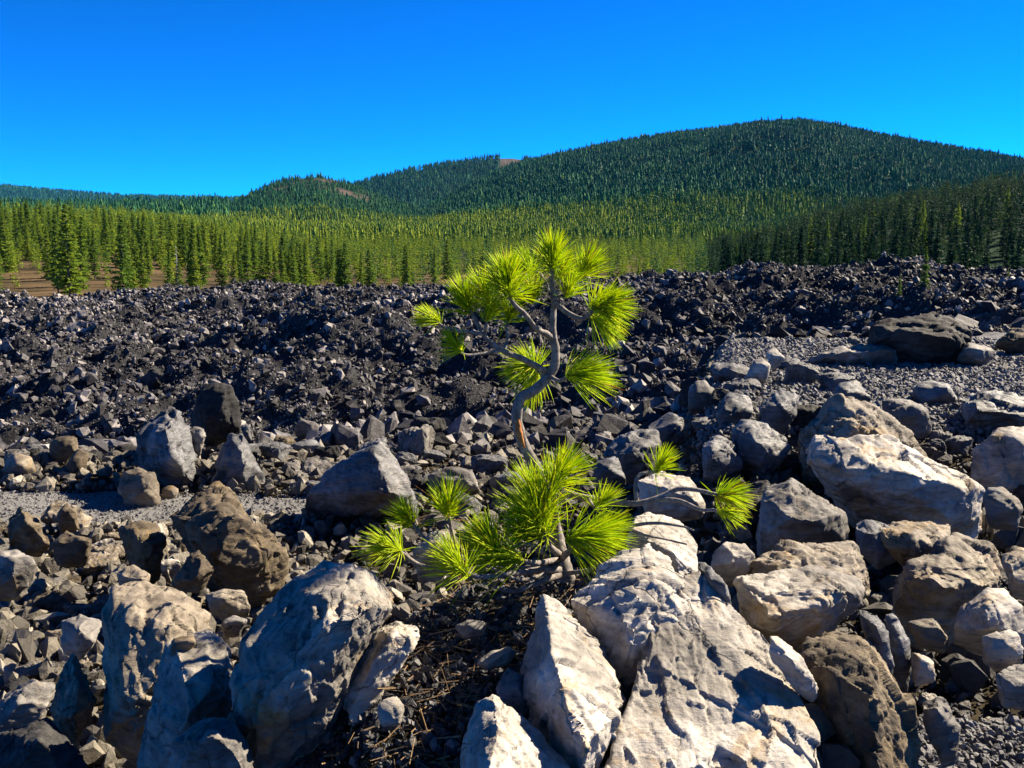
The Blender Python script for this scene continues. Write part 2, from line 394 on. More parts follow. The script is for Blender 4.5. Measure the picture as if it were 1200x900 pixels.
def weather(P, N, size, g, rough=1.0, strata=1.0, chops=14, chop_lo=.86, hv=None):
    """break a clean hull into rock: chipped corners, spalled faces, ledges along the bedding"""
    c = P.mean(0)
    if hv is None:
        for k in range(chops):
            n = rand_dir(g); d = (P - c) @ n; off = d.max() * g.uniform(chop_lo, .985)
            P = P - np.maximum(d - off, 0)[:, None] * n[None]
    else:                                # corner chips
        for v in hv:
            if g.random() < .45: continue
            n = (v - c) / np.linalg.norm(v - c) + g.normal(0, .45, 3); n /= np.linalg.norm(n)
            off = (v - c) @ n - size * g.uniform(.004, .028) * (.5 + .5 * rough); d = (P - c) @ n
            cut = np.maximum(d - off, 0); cut = np.minimum(cut, .035 * size); P = P - cut[:, None] * n[None]
        if chops == 10:                  # a few whole sides sheared off
            for k in range(4):
                n = rand_dir(g); n[2] = abs(n[2]) * .7; n /= np.linalg.norm(n)
                d = (P - c) @ n; off = d.max() * g.uniform(.76, .93); P = P - np.maximum(d - off, 0)[:, None] * n[None]
    q = P / size + g.uniform(0, 50, 3)
    ax = rand_dir(g); An = np.eye(3) + np.outer(ax, ax) * g.uniform(.4, 2.0)
    wq = np.stack([fbm(q * 7 + 5, 2), fbm(q * 7 + 25, 2), fbm(q * 7 + 45, 2)], 1)
    a = 0
    for K, amp, offs, lim in ((int(g.integers(7, 12)), .09, .008, .028), (36, .20, .010, .020), (160, .28, .005, .010), (700, .32, .0025, .0045)):
        if K > len(P) / 12: break
        sd = P[g.integers(0, len(P), K)]
        B = (P + wq * size * (.05 if K < 20 else .03)) @ An; sB = sd @ An
        ix = np.argmin((B ** 2).sum(1)[:, None] - 2 * B @ sB.T + (sB ** 2).sum(1)[None], 1)
        tl = g.normal(size=(K, 3)) * amp * rough; of = (.012 / K ** .5 - np.abs(g.normal(size=K)) * offs) * rough
        a = a + np.clip(((P - sd[ix]) / size * tl[ix]).sum(1), -lim, lim) + of[ix]
    # bedding: layers of slightly different reach, with sharp lips
    lay = q @ ax * g.uniform(9, 16) + .35 * fbm(q * 2.2, 3) + .06 * wq[:, 0]
    rl = g.normal(size=400); on = S(-.1, .15, fbm(q * 2.1 + 31, 2))
    a = a + strata * .0075 * rl[np.floor(lay).astype(int) % 400] * on
    a = a + (.0035 * fbm(q * 9, 3, True) - .003 + .0035 * fbm(q * 34, 2, True)) * rough
    # fractures: a groove, and one side standing a little back
    for k in range(int(g.integers(1, 4)) if hv is not None else 1):
        n = rand_dir(g) if k else np.cross(ax, rand_dir(g)); n /= np.linalg.norm(n)
        dd = (P - c) @ n; ds_ = dd / size - g.uniform(.25, .75) * (dd.max() - dd.min()) / size - dd.min() / size + .05 * fbm(q * 2.5 + 11 * k, 3)
        a = a - g.uniform(.002, .016) * (ds_ > 0) - (.1 + .9 * min(rough, 1)) * g.uniform(.012, .03) * np.exp(-(ds_ / g.uniform(.004, .009)) ** 2) * S(-.2, .1, fbm(q * 1.9 + 7 * k, 2))
    return P + N * (a * size)[:, None]
HERO = []; ROCKS_XY = []
def hero(name, label, ref, mat, poly, inner=None, d=None, lean=.45, thick=.75, rough=None, strata=1.0, sink=.18, cat='rock', yaw=0.0, seed=None, chops=10, chop_lo=.9, group=None):
    g = np.random.default_rng(seed if seed is not None else abs(hash_(label)) % 100000)
    rough = rough or (1.0 if mat == 'brown' else .7 if mat == 'tan' else .36 if mat == 'pale' else .5)
    if mat == 'pale': strata = min(strata, .7)
    poly = np.array(poly, float); xb = poly[np.argsort(-poly[:, 1])[:3]].mean(0); yb = poly[:, 1].max()
    d0 = d if d else hit(min(max(xb[0], -30), 1230), yb)
    mpp = d0 / F; W = (poly[:, 0].max() - poly[:, 0].min()) * mpp; Hh = (yb - poly[:, 1].min()) * mpp; size = math.sqrt(max(W, .3 * Hh) * max(Hh, .3 * W))
    tb = 0.0 if lean >= .7 else .58
    def dep(py, px=None):
        t = (yb - py) / (yb - poly[:, 1].min())
        return d0 + (0 if px is None else yaw * (px - poly[:, 0].mean()) * mpp) + lean * Hh * (t if tb == 0 else .15 * min(t, tb) + 2.3 * max(t - tb, 0))
    cen = poly.mean(0); pts = []
    for p in poly: pts.append(at(p[0], p[1], dep(p[1], p[0])))
    if inner is None:
        inner = []
        for k in range(2):
            wts = g.dirichlet(np.ones(len(poly)) * .6); q = (wts[:, None] * poly).sum(0)
            inner.append((q[0], q[1], -g.uniform(.12, .28) * W))
        if tb:
            for f in (.28, .72): inner.append((cen[0] + (f - .5) * W / mpp, yb - g.uniform(.5, .72) * Hh / mpp, -g.uniform(.08, .26) * W))
    for px, py, off in inner: pts.append(at(px, py, dep(py, px) + off))
    for p in poly:
        q = cen + (p - cen) * .8; pts.append(at(q[0], q[1], dep(q[1]) + thick * min(W, 1.6 * Hh)))
    for p in poly:
        if p[1] > yb - .35 * (yb - poly[:, 1].min()):
            b = at(p[0], p[1], dep(p[1]) + .1 * W); b[2] -= sink * size; pts.append(b)
            b = at(p[0], p[1], dep(p[1]) + .5 * thick * W); b[2] -= sink * size * 1.5; pts.append(b)
    pts = np.array(pts); org = np.array([pts[:, 0].mean(), pts[:, 1].mean(), pts[:, 2].min()])
    V, T = hull_tris(pts - org)
    P, N, Q = remesh(V, T, max(2.3 * d0 / 940, size / 150))
    P = weather(P, N, size, g, rough, strata, chops, chop_lo, V)
    o = link(name, mesh_np(name, P, Q, [M[mat]], True), org)
    tag(o, label, cat, group)
    HERO.append((cen[0], cen[1], ref)); ROCKS_XY.append((org[0], org[1], .5 * W))
    return o
def hash_(s):
    h = 5381
    for ch in s: h = (h * 33 + ord(ch)) & 0x7fffffff
    return h
def P_(s): return [tuple(map(float, q.split(','))) for q in s.split()]
def hr(name, label, ref, mat, s, inner=None, **kw):
    return hero(name, label, ref, mat, P_(s), [tuple(map(float, q.split(','))) for q in inner.split()] if inner else None, **kw)
# --- the mound the sapling grows on
hr('boulder', 'big boulder with blue shaded face and pale flat top left of the sapling mound', 'the big blue-shaded boulder', 'pale',
   '272,830 272,800 280,750 310,715 355,676 395,655 440,655 468,665 478,690 455,712 440,745 420,795 395,830 350,870 320,890 290,900',
   '352,702,-.10 400,716,-.15 436,714,-.14 462,700,-.06 310,790,-.08 345,770,-.10 390,770,-.07 330,850,-.10', d=1.72, lean=.5, thick=.8, chop_lo=.94, strata=.6)
hr('rock_slab', 'blue-shaded sloping slab leaning out of the dark litter beside the big shaded boulder', 'the slab in the litter', 'pale',
   '400,815 418,772 447,732 470,722 505,722 500,740 462,775 430,815 405,850', '440,770,-.05 460,745,-.05', d=1.78, lean=.7, thick=.5, yaw=-.3)
hr('rock', 'low blue-shaded rock at the bottom edge in front of the big shaded boulder', 'the low shaded rock', 'grey',
   '190,905 200,868 240,840 276,838 296,870 305,910 250,925', '250,862,-.08', d=1.62, lean=.5, thick=.7)
hr('standing_stone', 'tall pointed pale slab like a spearhead standing below the sapling', 'the spearhead slab', 'pale',
   '638,687 657,700 677,724 700,760 722,788 742,822 722,860 700,910 660,905 620,862 600,806 612,765 626,735',
   '646,768,-.15 658,802,-.19 684,880,-.25 640,700,-.03', d=1.66, lean=.75, thick=.55, chops=4, chop_lo=.97, strata=.8)
hr('standing_stone', 'smaller pointed pale slab at the bottom edge in front of the spearhead slab', 'the small front slab', 'pale',
   '577,810 593,826 640,868 684,908 640,925 539,925 540,863 559,822', '584,850,-.09 572,905,-.14', d=1.52, lean=.7, thick=.5, chops=4, chop_lo=.97, strata=1.4)
hr('rock', 'small blue-shaded rock wedged between the two pointed slabs', 'the wedged rock', 'slate',
   '578,806 597,778 615,782 626,833 604,850', None, d=1.72, lean=.5)
hr('boulder', 'huge bright cream slab with rusty cracks filling the bottom right of centre', 'the huge cream slab', 'pale',
   '790,738 772,700 800,655 818,655 862,700 893,733 910,755 938,800 957,850 974,905 960,960 760,960 700,930 722,868 745,828 768,775',
   '830,740,-.03 850,850,-.03', yaw=.2, d=1.52, lean=1.3, thick=.6, chops=6, chop_lo=.96, strata=.3, seed=31, rough=.25)
hr('boulder', 'cream boulder with a lit top wedged between the spearhead slab and the sapling foot', 'the cream boulder', 'pale',
   '655,702 680,682 700,668 728,645 760,632 790,655 812,690 812,725 800,760 785,800 745,830 700,800 672,745',
   '735,672,-.06 775,688,-.08 712,700,-.03 745,740,-.10', d=1.9, lean=.55, chops=6, thick=.6, strata=.6)
hr('boulder', 'pale boulder with a shadowed cleft right beside the foot of the sapling', 'the pale boulder by the sapling', 'pale',
   '722,608 758,597 800,610 818,640 824,682 800,700 775,676 744,645 724,628', '770,612,-.02 785,650,-.08 755,632,-.06', yaw=.35, d=2.2, lean=1.1, thick=.6)
hr('rock', 'small pale pinkish rock under the low left branches of the sapling', 'the rock under the low branches', 'pale',
   '480,645 503,623 527,617 535,650 515,672 488,666', '505,640,-.05', d=2.15, lean=.4)
hr('stone', 'thin pale flake lying in the dry litter left of the spearhead slab', 'the thin flake', 'pale',
   '558,773 575,764 597,757 609,762 596,772 570,778', None, d=1.85, lean=1.5, thick=.8, chops=3)
hr('stone', 'round pale pebble in the dark litter beside the big shaded boulder', 'the round pebble', 'pale',
   '438,832 448,820 466,816 478,829 468,842 448,846', None, d=1.68, lean=.8)
hr('stone', 'small grey flat stone in the litter above the thin flake', 'the grey litter stone', 'grey', '530,735 548,726 570,728 566,740 545,744', None, d=1.98, lean=.9)
# --- bottom left
hr('boulder', 'tan boulder with a sunlit ochre top and black shaded front', 'the ochre-topped boulder', 'tan',
   '132,692 160,680 193,682 214,695 249,717 240,736 230,790 200,835 160,870 120,840 112,757', '146,713,-.10 200,726,-.15 150,790,-.2', d=2.2, lean=.6, thick=.8, chop_lo=.95, rough=.45, strata=1.4)
hr('boulder', 'grey ribbed boulder with a sharp crest left of the big blue-shaded boulder', 'the ribbed boulder', 'pale',
   '245,732 229,752 196,752 190,785 167,840 158,915 255,920 274,822 275,752', '230,758,-.03 217,840,-.10 250,800,-.08 205,770,-.05', d=1.9, lean=.45, thick=.7, strata=2.2, chops=5, chop_lo=.95)
hr('stone', 'small pale stone in a notch on top of the ribbed boulder', 'the notch stone', 'tan', '196,757 200,748 228,742 232,752 215,765 198,768', None, d=1.98, lean=.6)
hr('rock', 'smooth pale green-grey slab low at the left edge', 'the smooth left slab', 'grey',
   '-12,838 4,812 37,793 66,806 60,828 27,850 -5,862', '30,815,-.05', d=2.45, lean=.9, strata=.4)
hr('rock', 'jagged yellow-stained spike of rock near the left bottom corner', 'the yellow spike', 'tan',
   '88,758 100,785 116,818 86,868 60,838 67,806 75,775', '92,800,-.08 84,840,-.08', d=2.3, lean=.35, thick=.6, strata=1.5)
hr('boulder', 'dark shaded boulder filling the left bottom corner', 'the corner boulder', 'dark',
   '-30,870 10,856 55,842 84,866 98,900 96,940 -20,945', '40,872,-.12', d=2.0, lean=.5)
hr('rock', 'blocky grey rock left of the ochre-topped boulder', 'the blocky grey rock', 'grey',
   '71,727 97,720 124,726 116,748 92,770 70,758', '100,735,-.06', d=2.75, lean=.5)
hr('rock', 'tan flat-topped block behind the ochre-topped boulder', 'the flat-topped block', 'tan', '238,692 262,690 288,692 292,712 270,722 246,712', None, d=2.75, lean=.5)
hr('rock', 'small grey wedge lying between the ochre-topped boulder and the ribbed boulder', 'the grey wedge', 'grey', '258,730 272,720 292,726 280,740 262,742', None, d=2.35, lean=.6)
# --- left, round the path
hr('boulder', 'large brown pitted boulder leaning below the gravel path', 'the brown pitted boulder', 'brown',
   '196,600 213,573 233,557 253,563 277,582 300,610 321,634 331,648 320,670 298,692 266,682 240,668 213,632', '235,590,-.12 275,610,-.15 250,640,-.28 290,660,-.2', d=4.0, lean=.6, thick=.8, rough=1.3, strata=1.2)
hr('boulder', 'rounded grey-tan boulder standing on the edge of the gravel path', 'the path-edge boulder', 'tan',
   '136,570 138,553 160,545 180,552 189,570 183,588 166,595 143,588', '165,556,-.08 172,575,-.1', lean=.3, rough=.7)
hr('stone', 'small pale stone beside the path-edge boulder', 'the pale path stone', 'tan', '189,573 200,567 210,573 204,586 190,584', None, lean=.4)
hr('boulder', 'rusty pink round boulder across the path by the left edge', 'the rusty pink boulder', 'tan',
   '1,550 3,534 17,530 37,535 44,550 37,564 14,565', '20,545,-.1', lean=.3, rough=.7)
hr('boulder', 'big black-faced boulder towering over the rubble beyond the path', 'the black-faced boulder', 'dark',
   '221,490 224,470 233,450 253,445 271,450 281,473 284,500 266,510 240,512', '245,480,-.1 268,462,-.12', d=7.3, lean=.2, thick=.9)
hr('boulder', 'tall grey sharp-edged rock below the black-faced boulder', 'the tall grey rock', 'slate',
   '266,500 284,508 293,527 291,547 314,568 302,581 275,574 258,562 252,540', '276,525,-.15 285,555,-.15', d=6.6, lean=.35, strata=1.6)
hr('boulder', 'jagged grey outcrop of stepped blocks left of the black-faced boulder', 'the stepped outcrop', 'slate',
   '157,512 172,490 195,477 216,480 224,510 228,540 233,566 208,570 184,552 163,545', '195,500,-.25 205,535,-.3', d=6.5, lean=.5, rough=1.8, chops=16)
hr('rock', 'pale upright block beside the stepped outcrop and the black-faced boulder', 'the pale upright block', 'grey', '219,505 226,496 240,500 243,512 236,530 224,532', None, d=6.7, lean=.3)
hr('boulder', 'dark wedge boulder with a pale right edge right of the path', 'the dark wedge boulder', 'slate',
   '354,578 385,550 425,530 441,512 455,522 479,560 487,580 452,590 400,592', '443,530,-.2 462,575,-.25 400,565,-.1', d=5.6, lean=.35, thick=.6, chops=5, chop_lo=.95)
hr('rock', 'grey stone on top of the rubble right of the black-faced boulder', 'the high grey stone', 'grey', '342,500 353,488 375,497 371,511 348,509', None, d=8.0, lean=.3)
hr('rock', 'flat grey rock just under the high grey stone', 'the under rock', 'slate', '338,522 366,512 384,526 374,540 343,536', None, d=7.4, lean=.5)
hr('rock', 'brown lumpy rock left of the brown pitted boulder', 'the brown lumpy rock', 'brown',
   '139,620 157,609 181,613 193,630 188,662 167,680 147,655', '160,630,-.12 175,645,-.12', d=4.2, lean=.4, rough=1.4)
hr('rock', 'brown three-sided rock in front of the brown pitted boulder', 'the three-sided rock', 'brown', '200,682 222,648 233,642 254,668 234,686', '232,655,-.06 228,676,-.1', d=3.7, lean=.4)
hr('rock', 'grey slab against the left edge below the path', 'the left-edge slab', 'grey', '-15,650 20,644 47,658 34,680 20,694 -12,694', '15,665,-.1', d=3.9, lean=.6)
hr('rock', 'craggy brown-grey rock below the path near the left edge', 'the craggy left rock', 'brown', '5,640 7,607 22,586 33,597 44,613 61,630 50,645', '28,612,-.1', d=4.7, lean=.35, rough=1.4)
hr('rock', 'dark squat rock right of the craggy left rock', 'the dark squat rock', 'brown', '59,636 80,622 108,630 101,655 66,656', None, d=4.4, lean=.4)
hr('rock', 'small peaked rock on the near edge of the path', 'the peaked path rock', 'brown', '66,602 78,587 90,600 94,614 70,620', None, d=5.1, lean=.3)
hr('rock', 'grey rock between the ochre-topped boulder and the brown pitted boulder', 'the between rock', 'tan', '135,670 158,660 178,672 170,690 142,688', None, d=3.3, lean=.5)
hr('rock', 'pale leaning rock beyond the far side of the path at the left', 'the leaning path rock', 'brown', '56,520 70,512 92,510 94,528 72,540 58,535', None, d=7.2, lean=.4)
hr('rock', 'pointed dark rock by the far side of the path', 'the pointed dark rock', 'brown', '76,545 92,524 107,530 100,550 84,558', None, d=6.8, lean=.3)
# --- centre, behind the mound
hr('boulder', 'blue-grey boulder with a lit flat top behind the right-hand twigs of the sapling', 'the boulder behind the twigs', 'slate',
   '699,532 720,510 737,503 773,503 777,518 762,552 727,552', '735,512,-.03 745,530,-.12', d=4.4, lean=.5)
hr('rock', 'blue-shaded rock left of the boulder behind the twigs', 'the blue twig rock', 'slate', '695,560 697,540 723,531 735,562 708,568', '715,550,-.05', d=4.0, lean=.4)
hr('rock', 'dark blue rock above the twigs on the edge of the bank', 'the dark bank-edge rock', 'slate', '755,500 783,482 801,490 802,512 775,518', None, d=5.2, lean=.4)
hr('rock', 'pale blocky rock under the right-hand twigs', 'the pale block under twigs', 'pale', '742,560 775,552 808,560 826,590 800,600 757,590', '785,572,-.08', d=3.4, lean=.6)
hr('rock', 'grey rock on the far side of the hollow left of the trunk', 'the hollow grey rock', 'grey', '500,556 530,545 560,552 566,572 530,580 502,574', None, d=6.2, lean=.4)
hr('rock', 'low grey rock near the trunk on the far side of the hollow', 'the low hollow rock', 'slate', '566,560 590,550 618,556 625,575 590,582', None, d=6.4, lean=.4)
# --- right bank
hr('boulder', 'large weathered boulder peak with a tan crumbly top on the right bank', 'the crumbly-topped boulder', 'tan',
   '925,516 944,492 960,480 980,463 1001,462 1027,477 1068,505 1094,540 1060,560 1000,550 940,545', '985,478,-.05 1010,510,-.12 960,510,-.08', d=3.9, lean=.7, thick=.7, rough=1.1)
hr('boulder', 'biggest right-hand boulder with a dark undercut front', 'the undercut boulder', 'pale',
   '928,520 960,512 1000,516 1040,514 1062,536 1100,550 1154,573 1153,605 1137,622 1098,617 1040,606 1000,585 968,572 940,545', '1035,528,-.08 1000,530,-.12 1075,560,-.16 1110,590,-.14 1040,580,-.12 960,545,-.08', d=3.35, lean=.6, thick=.8, strata=1.6)
hr('boulder', 'rounded blue-grey boulder below the undercut boulder beside the right twig tip', 'the rounded blue boulder', 'grey',
   '881,580 893,566 927,562 960,588 994,604 992,634 934,640 893,632 880,610', '925,575,-.06 950,605,-.14 905,600,-.1', d=3.05, lean=.5, rough=.7)
hr('boulder', 'pale boulder cut by the right edge of the picture', 'the right-edge boulder', 'pale', '1136,525 1167,500 1205,497 1240,520 1240,570 1165,567 1137,548', '1170,520,-.1', d=3.9, lean=.5)
hr('boulder', 'round grey boulder right behind the crumbly-topped boulder', 'the round grey boulder', 'grey', '1030,468 1066,465 1087,477 1093,497 1068,510 1040,495', None, d=4.6, lean=.5)
hr('rock', 'dark shaded rock on the gravel above the round grey boulder', 'the shaded gravel rock', 'slate', '1066,455 1087,443 1120,452 1124,469 1080,472', None, d=5.2, lean=.5)
hr('boulder', 'long dark shaded rock bank at the right edge below the gravel', 'the dark rock bank', 'slate', '1118,470 1150,455 1200,458 1250,462 1250,505 1170,502 1128,500', None, d=4.7, lean=.6, rough=1.4)
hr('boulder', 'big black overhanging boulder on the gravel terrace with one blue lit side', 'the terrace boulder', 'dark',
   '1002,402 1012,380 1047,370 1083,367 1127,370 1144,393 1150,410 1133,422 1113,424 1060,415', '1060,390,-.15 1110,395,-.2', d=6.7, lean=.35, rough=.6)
hr('rock', 'pale rock at the right foot of the terrace boulder', 'the terrace-foot rock', 'grey', '1120,418 1135,400 1158,404 1170,414 1148,424', None, d=6.6, lean=.5)
hr('rock_slab', 'long low slab on the gravel left of the terrace boulder', 'the long low slab', 'grey', '942,414 973,406 1040,401 1068,415 1013,420', None, d=6.6, lean=1.2, strata=.6)
hr('rock', 'brownish slab at the right edge of the gravel terrace', 'the terrace-edge slab', 'brown', '1165,400 1185,385 1215,386 1220,402 1185,408', None, d=7.2, lean=.7)
hr('rock', 'blue-shaded ribbed slab low on the bank left of the undercut boulder', 'the ribbed blue slab', 'slate', '855,502 868,492 900,496 925,523 897,556 864,535', '890,515,-.1', d=4.0, lean=.7, strata=2)
hr('rock', 'tilted blue slate below the gravel edge left of the crumbly-topped boulder', 'the tilted slate', 'slate', '886,478 913,456 941,463 935,484 914,503 896,492', '915,475,-.08', d=4.5, lean=.6, strata=2)
hr('stone', 'pale triangular stone on the left rim of the gravel terrace', 'the pale triangle', 'pale', '872,440 890,414 904,427 898,444', None, d=5.7, lean=.4)
hr('stone', 'small pale stone beside the pale triangle on the gravel rim', 'the small rim stone', 'pale', '896,413 907,406 921,420 905,430', None, d=6.1, lean=.4)
hr('rock', 'grey rock at the far left end of the right bank', 'the bank-end rock', 'grey', '805,450 827,443 841,460 838,480 806,480', None, d=5.6, lean=.4)
hr('rock', 'sharp dark rock poking up behind the crumbly-topped boulder', 'the sharp dark rock', 'slate', '971,468 983,450 1003,444 1021,466 1000,476', None, d=4.7, lean=.4)
hr('rock', 'dark slate leaning on the bank above the ribbed blue slab', 'the leaning slate', 'slate', '838,478 850,458 878,462 886,484 868,500 845,500', None, d=4.8, lean=.6, strata=2)
hr('rock', 'shadowed rock at the foot of the bank right of the twigs', 'the bank-foot rock', 'slate', '820,520 840,505 862,520 872,548 845,560 824,548', None, d=4.0, lean=.6)
# --- bottom right
hr('rock', 'rounded pale stone between the cream slab and the rounded blue boulder', 'the rounded pale stone', 'pale', '832,642 847,632 873,637 884,650 881,669 854,677 830,662', None, d=2.5, lean=.4)
hr('rock_slab', 'broad buff slab with a flat lit top behind the bright white slab', 'the broad buff slab', 'tan',
   '880,660 913,633 960,636 1000,632 1018,647 1031,662 1028,682 985,690 927,690 882,682', '960,652,-.06 1000,645,-.04 930,666,-.08', yaw=.2, d=2.45, lean=1.25, thick=.7, chops=5)
hr('rock_slab', 'bright white slab lying across the top of the shaded dark block', 'the bright white slab', 'pale',
   '857,676 900,673 940,669 980,662 1014,680 1021,698 1013,709 987,715 960,729 910,744 880,737 860,700', '910,697,-.10 950,688,-.10 990,694,-.10 965,712,-.14 900,725,-.12', yaw=.2, d=2.15, lean=1.25, thick=.6, chops=5, chop_lo=.95, strata=.7)
hr('stone', 'thin white flake leaning upright against the huge cream slab', 'the thin white flake', 'pale', '895,765 897,742 911,742 944,772 961,800 957,810 942,804 912,784', '925,770,-.05', d=1.8, lean=.5, thick=.25, chops=3)
hr('boulder', 'dark-fronted block with a tan right flank at the bottom edge', 'the dark-fronted block', 'brown',
   '929,760 950,738 1000,736 1022,752 1062,818 1075,868 1080,930 980,930 960,810 946,775', '948,768,-.05 1018,762,-.10 1028,810,-.14 1032,900,-.16', d=1.85, lean=.45, thick=.8, chops=5, chop_lo=.95)
hr('rock_slab', 'upright dark slate blade behind the dark-fronted block', 'the first slate blade', 'slate', '1000,712 1008,707 1030,712 1044,748 1048,796 1038,806 1020,765', '1028,735,-.04', d=2.0, lean=.3, thick=.3, chops=3, strata=1.8)
hr('rock_slab', 'narrow dark slate blade right of the first slate blade', 'the narrow slate blade', 'slate', '1037,717 1050,714 1066,750 1071,782 1066,808 1050,810 1041,765', '1055,750,-.03', d=2.05, lean=.3, thick=.35, chops=3, strata=1.8)
hr('stone', 'flat tan stone perched above the broad tan block on the right', 'the perched flat stone', 'tan', '1017,617 1047,616 1077,609 1118,612 1121,631 1107,645 1083,654 1060,652 1033,635', '1070,625,-.06 1100,640,-.05', yaw=.2, d=2.75, lean=1.2, thick=.6, chops=4)
hr('boulder', 'broad tan block with a dark shaded front at the right', 'the broad tan block', 'tan',
   '1042,680 1067,657 1120,629 1161,637 1178,677 1168,694 1134,702 1107,732 1073,725 1047,702', '1110,662,-.08 1165,684,-.1 1090,690,-.15', d=2.55, lean=.6, thick=.8, chop_lo=.95)
hr('rock', 'white angular rock near the right edge below the broad tan block', 'the white angular rock', 'pale', '1114,738 1120,710 1153,687 1178,687 1199,710 1206,745 1160,755', '1155,705,-.06 1150,730,-.1', d=2.2, lean=.5)
hr('rock', 'squarish white stone in front of the white angular rock', 'the squarish white stone', 'pale', '1150,744 1183,736 1199,743 1198,768 1168,780 1153,765', '1172,748,-.04', d=2.05, lean=.4)
hr('rock', 'greenish grey rock at the right edge below the squarish white stone', 'the right-edge grey rock', 'grey', '1165,790 1185,778 1215,778 1225,822 1176,820', None, d=1.95, lean=.5)
hr('rock', 'grey stone standing among the pebbles in the bottom right', 'the pebble-bed stone', 'grey', '1076,822 1100,809 1114,820 1129,860 1124,886 1106,888 1086,856', '1103,830,-.05', d=1.85, lean=.4)
hr('stone', 'small rusty tan stone right of the narrow slate blade', 'the rusty small stone', 'tan', '1062,728 1093,724 1111,747 1107,759 1080,752', None, d=2.15, lean=.4)
hr('stone', 'pale stone below the rusty small stone', 'the low pale stone', 'pale', '1066,764 1093,767 1098,791 1070,800', None, d=2.0, lean=.4)
hr('rock', 'grey slab in the shade under the perched flat stone', 'the shaded grey slab', 'slate', '1000,612 1022,605 1048,618 1052,648 1030,655 1008,640', None, d=2.8, lean=.5)
hr('rock', 'tan stone at the right edge beside the broad tan block', 'the edge tan stone', 'tan', '1172,650 1195,640 1225,645 1225,690 1185,690', None, d=2.4, lean=.6)
hr('rock', 'grey stone right under the undercut boulder', 'the stone under the boulder', 'grey', '1148,575 1175,570 1200,590 1192,612 1160,608', None, d=3.0, lean=.5)
hr('rock', 'dark wedge between the huge cream slab and the bright white slab', 'the dark wedge', 'slate', '812,657 826,656 850,690 862,712 855,716 835,690', None, d=2.0, lean=.6, thick=.4)
# ------------------------------------------------------------------ smaller rocks, each a thing
HXY = np.array([(a, b) for a, b, _ in HERO]); HD = np.array([1.0])
def pix(x, y, z):
    dy, dz = y, z - EYE
    dep = dy * CP - dz * SP; up = dy * SP + dz * CP
    return 600 + F * x / dep, 450 - F * up / dep, dep
KIND = [('blocky', 'grey'), ('blocky', 'tan'), ('angular', 'brown'), ('angular', 'pale'), ('flat', 'grey'), ('flat', 'tan'), ('rounded', 'brown'), ('rounded', 'pale'),
        ('angular', 'slate'), ('blocky', 'slate'), ('pointed', 'brown'), ('pointed', 'grey'), ('blocky', 'dark'), ('angular', 'dark')]
COLW = dict(grey='grey', tan='tan', brown='brown', pale='pale', slate='blue-grey', dark='dark')
def template(i, shape):
    g = np.random.default_rng(100 + i)
    ex = dict(blocky=(.5, .42, .38), angular=(.5, .38, .34), flat=(.55, .45, .16), rounded=(.48, .42, .36), pointed=(.36, .34, .6))[shape]
    pts = []
    for k in range({'rounded': 30, 'pointed': 11}.get(shape, 14)):
        v = rand_dir(g)
        if shape in ('blocky', 'flat'): v = np.sign(v) * np.abs(v) ** .55; v /= max(np.abs(v).max(), .8)
        pts.append(v * ex)
    V, T = hull_tris(np.array(pts)); P, N, Q = remesh(V, T, .034)
    P = weather(P, N, .8, g, .9 if shape != 'rounded' else .6, 1.0, 10, .88)
    P[:, 2] -= P[:, 2].min() + .12 * np.ptp(P[:, 2])
    return mesh_np('rock', P, Q, [M[KIND[i][1]]], True)
TPL = [template(i, k[0]) for i, k in enumerate(KIND)]
ROCK_LABELS = {}
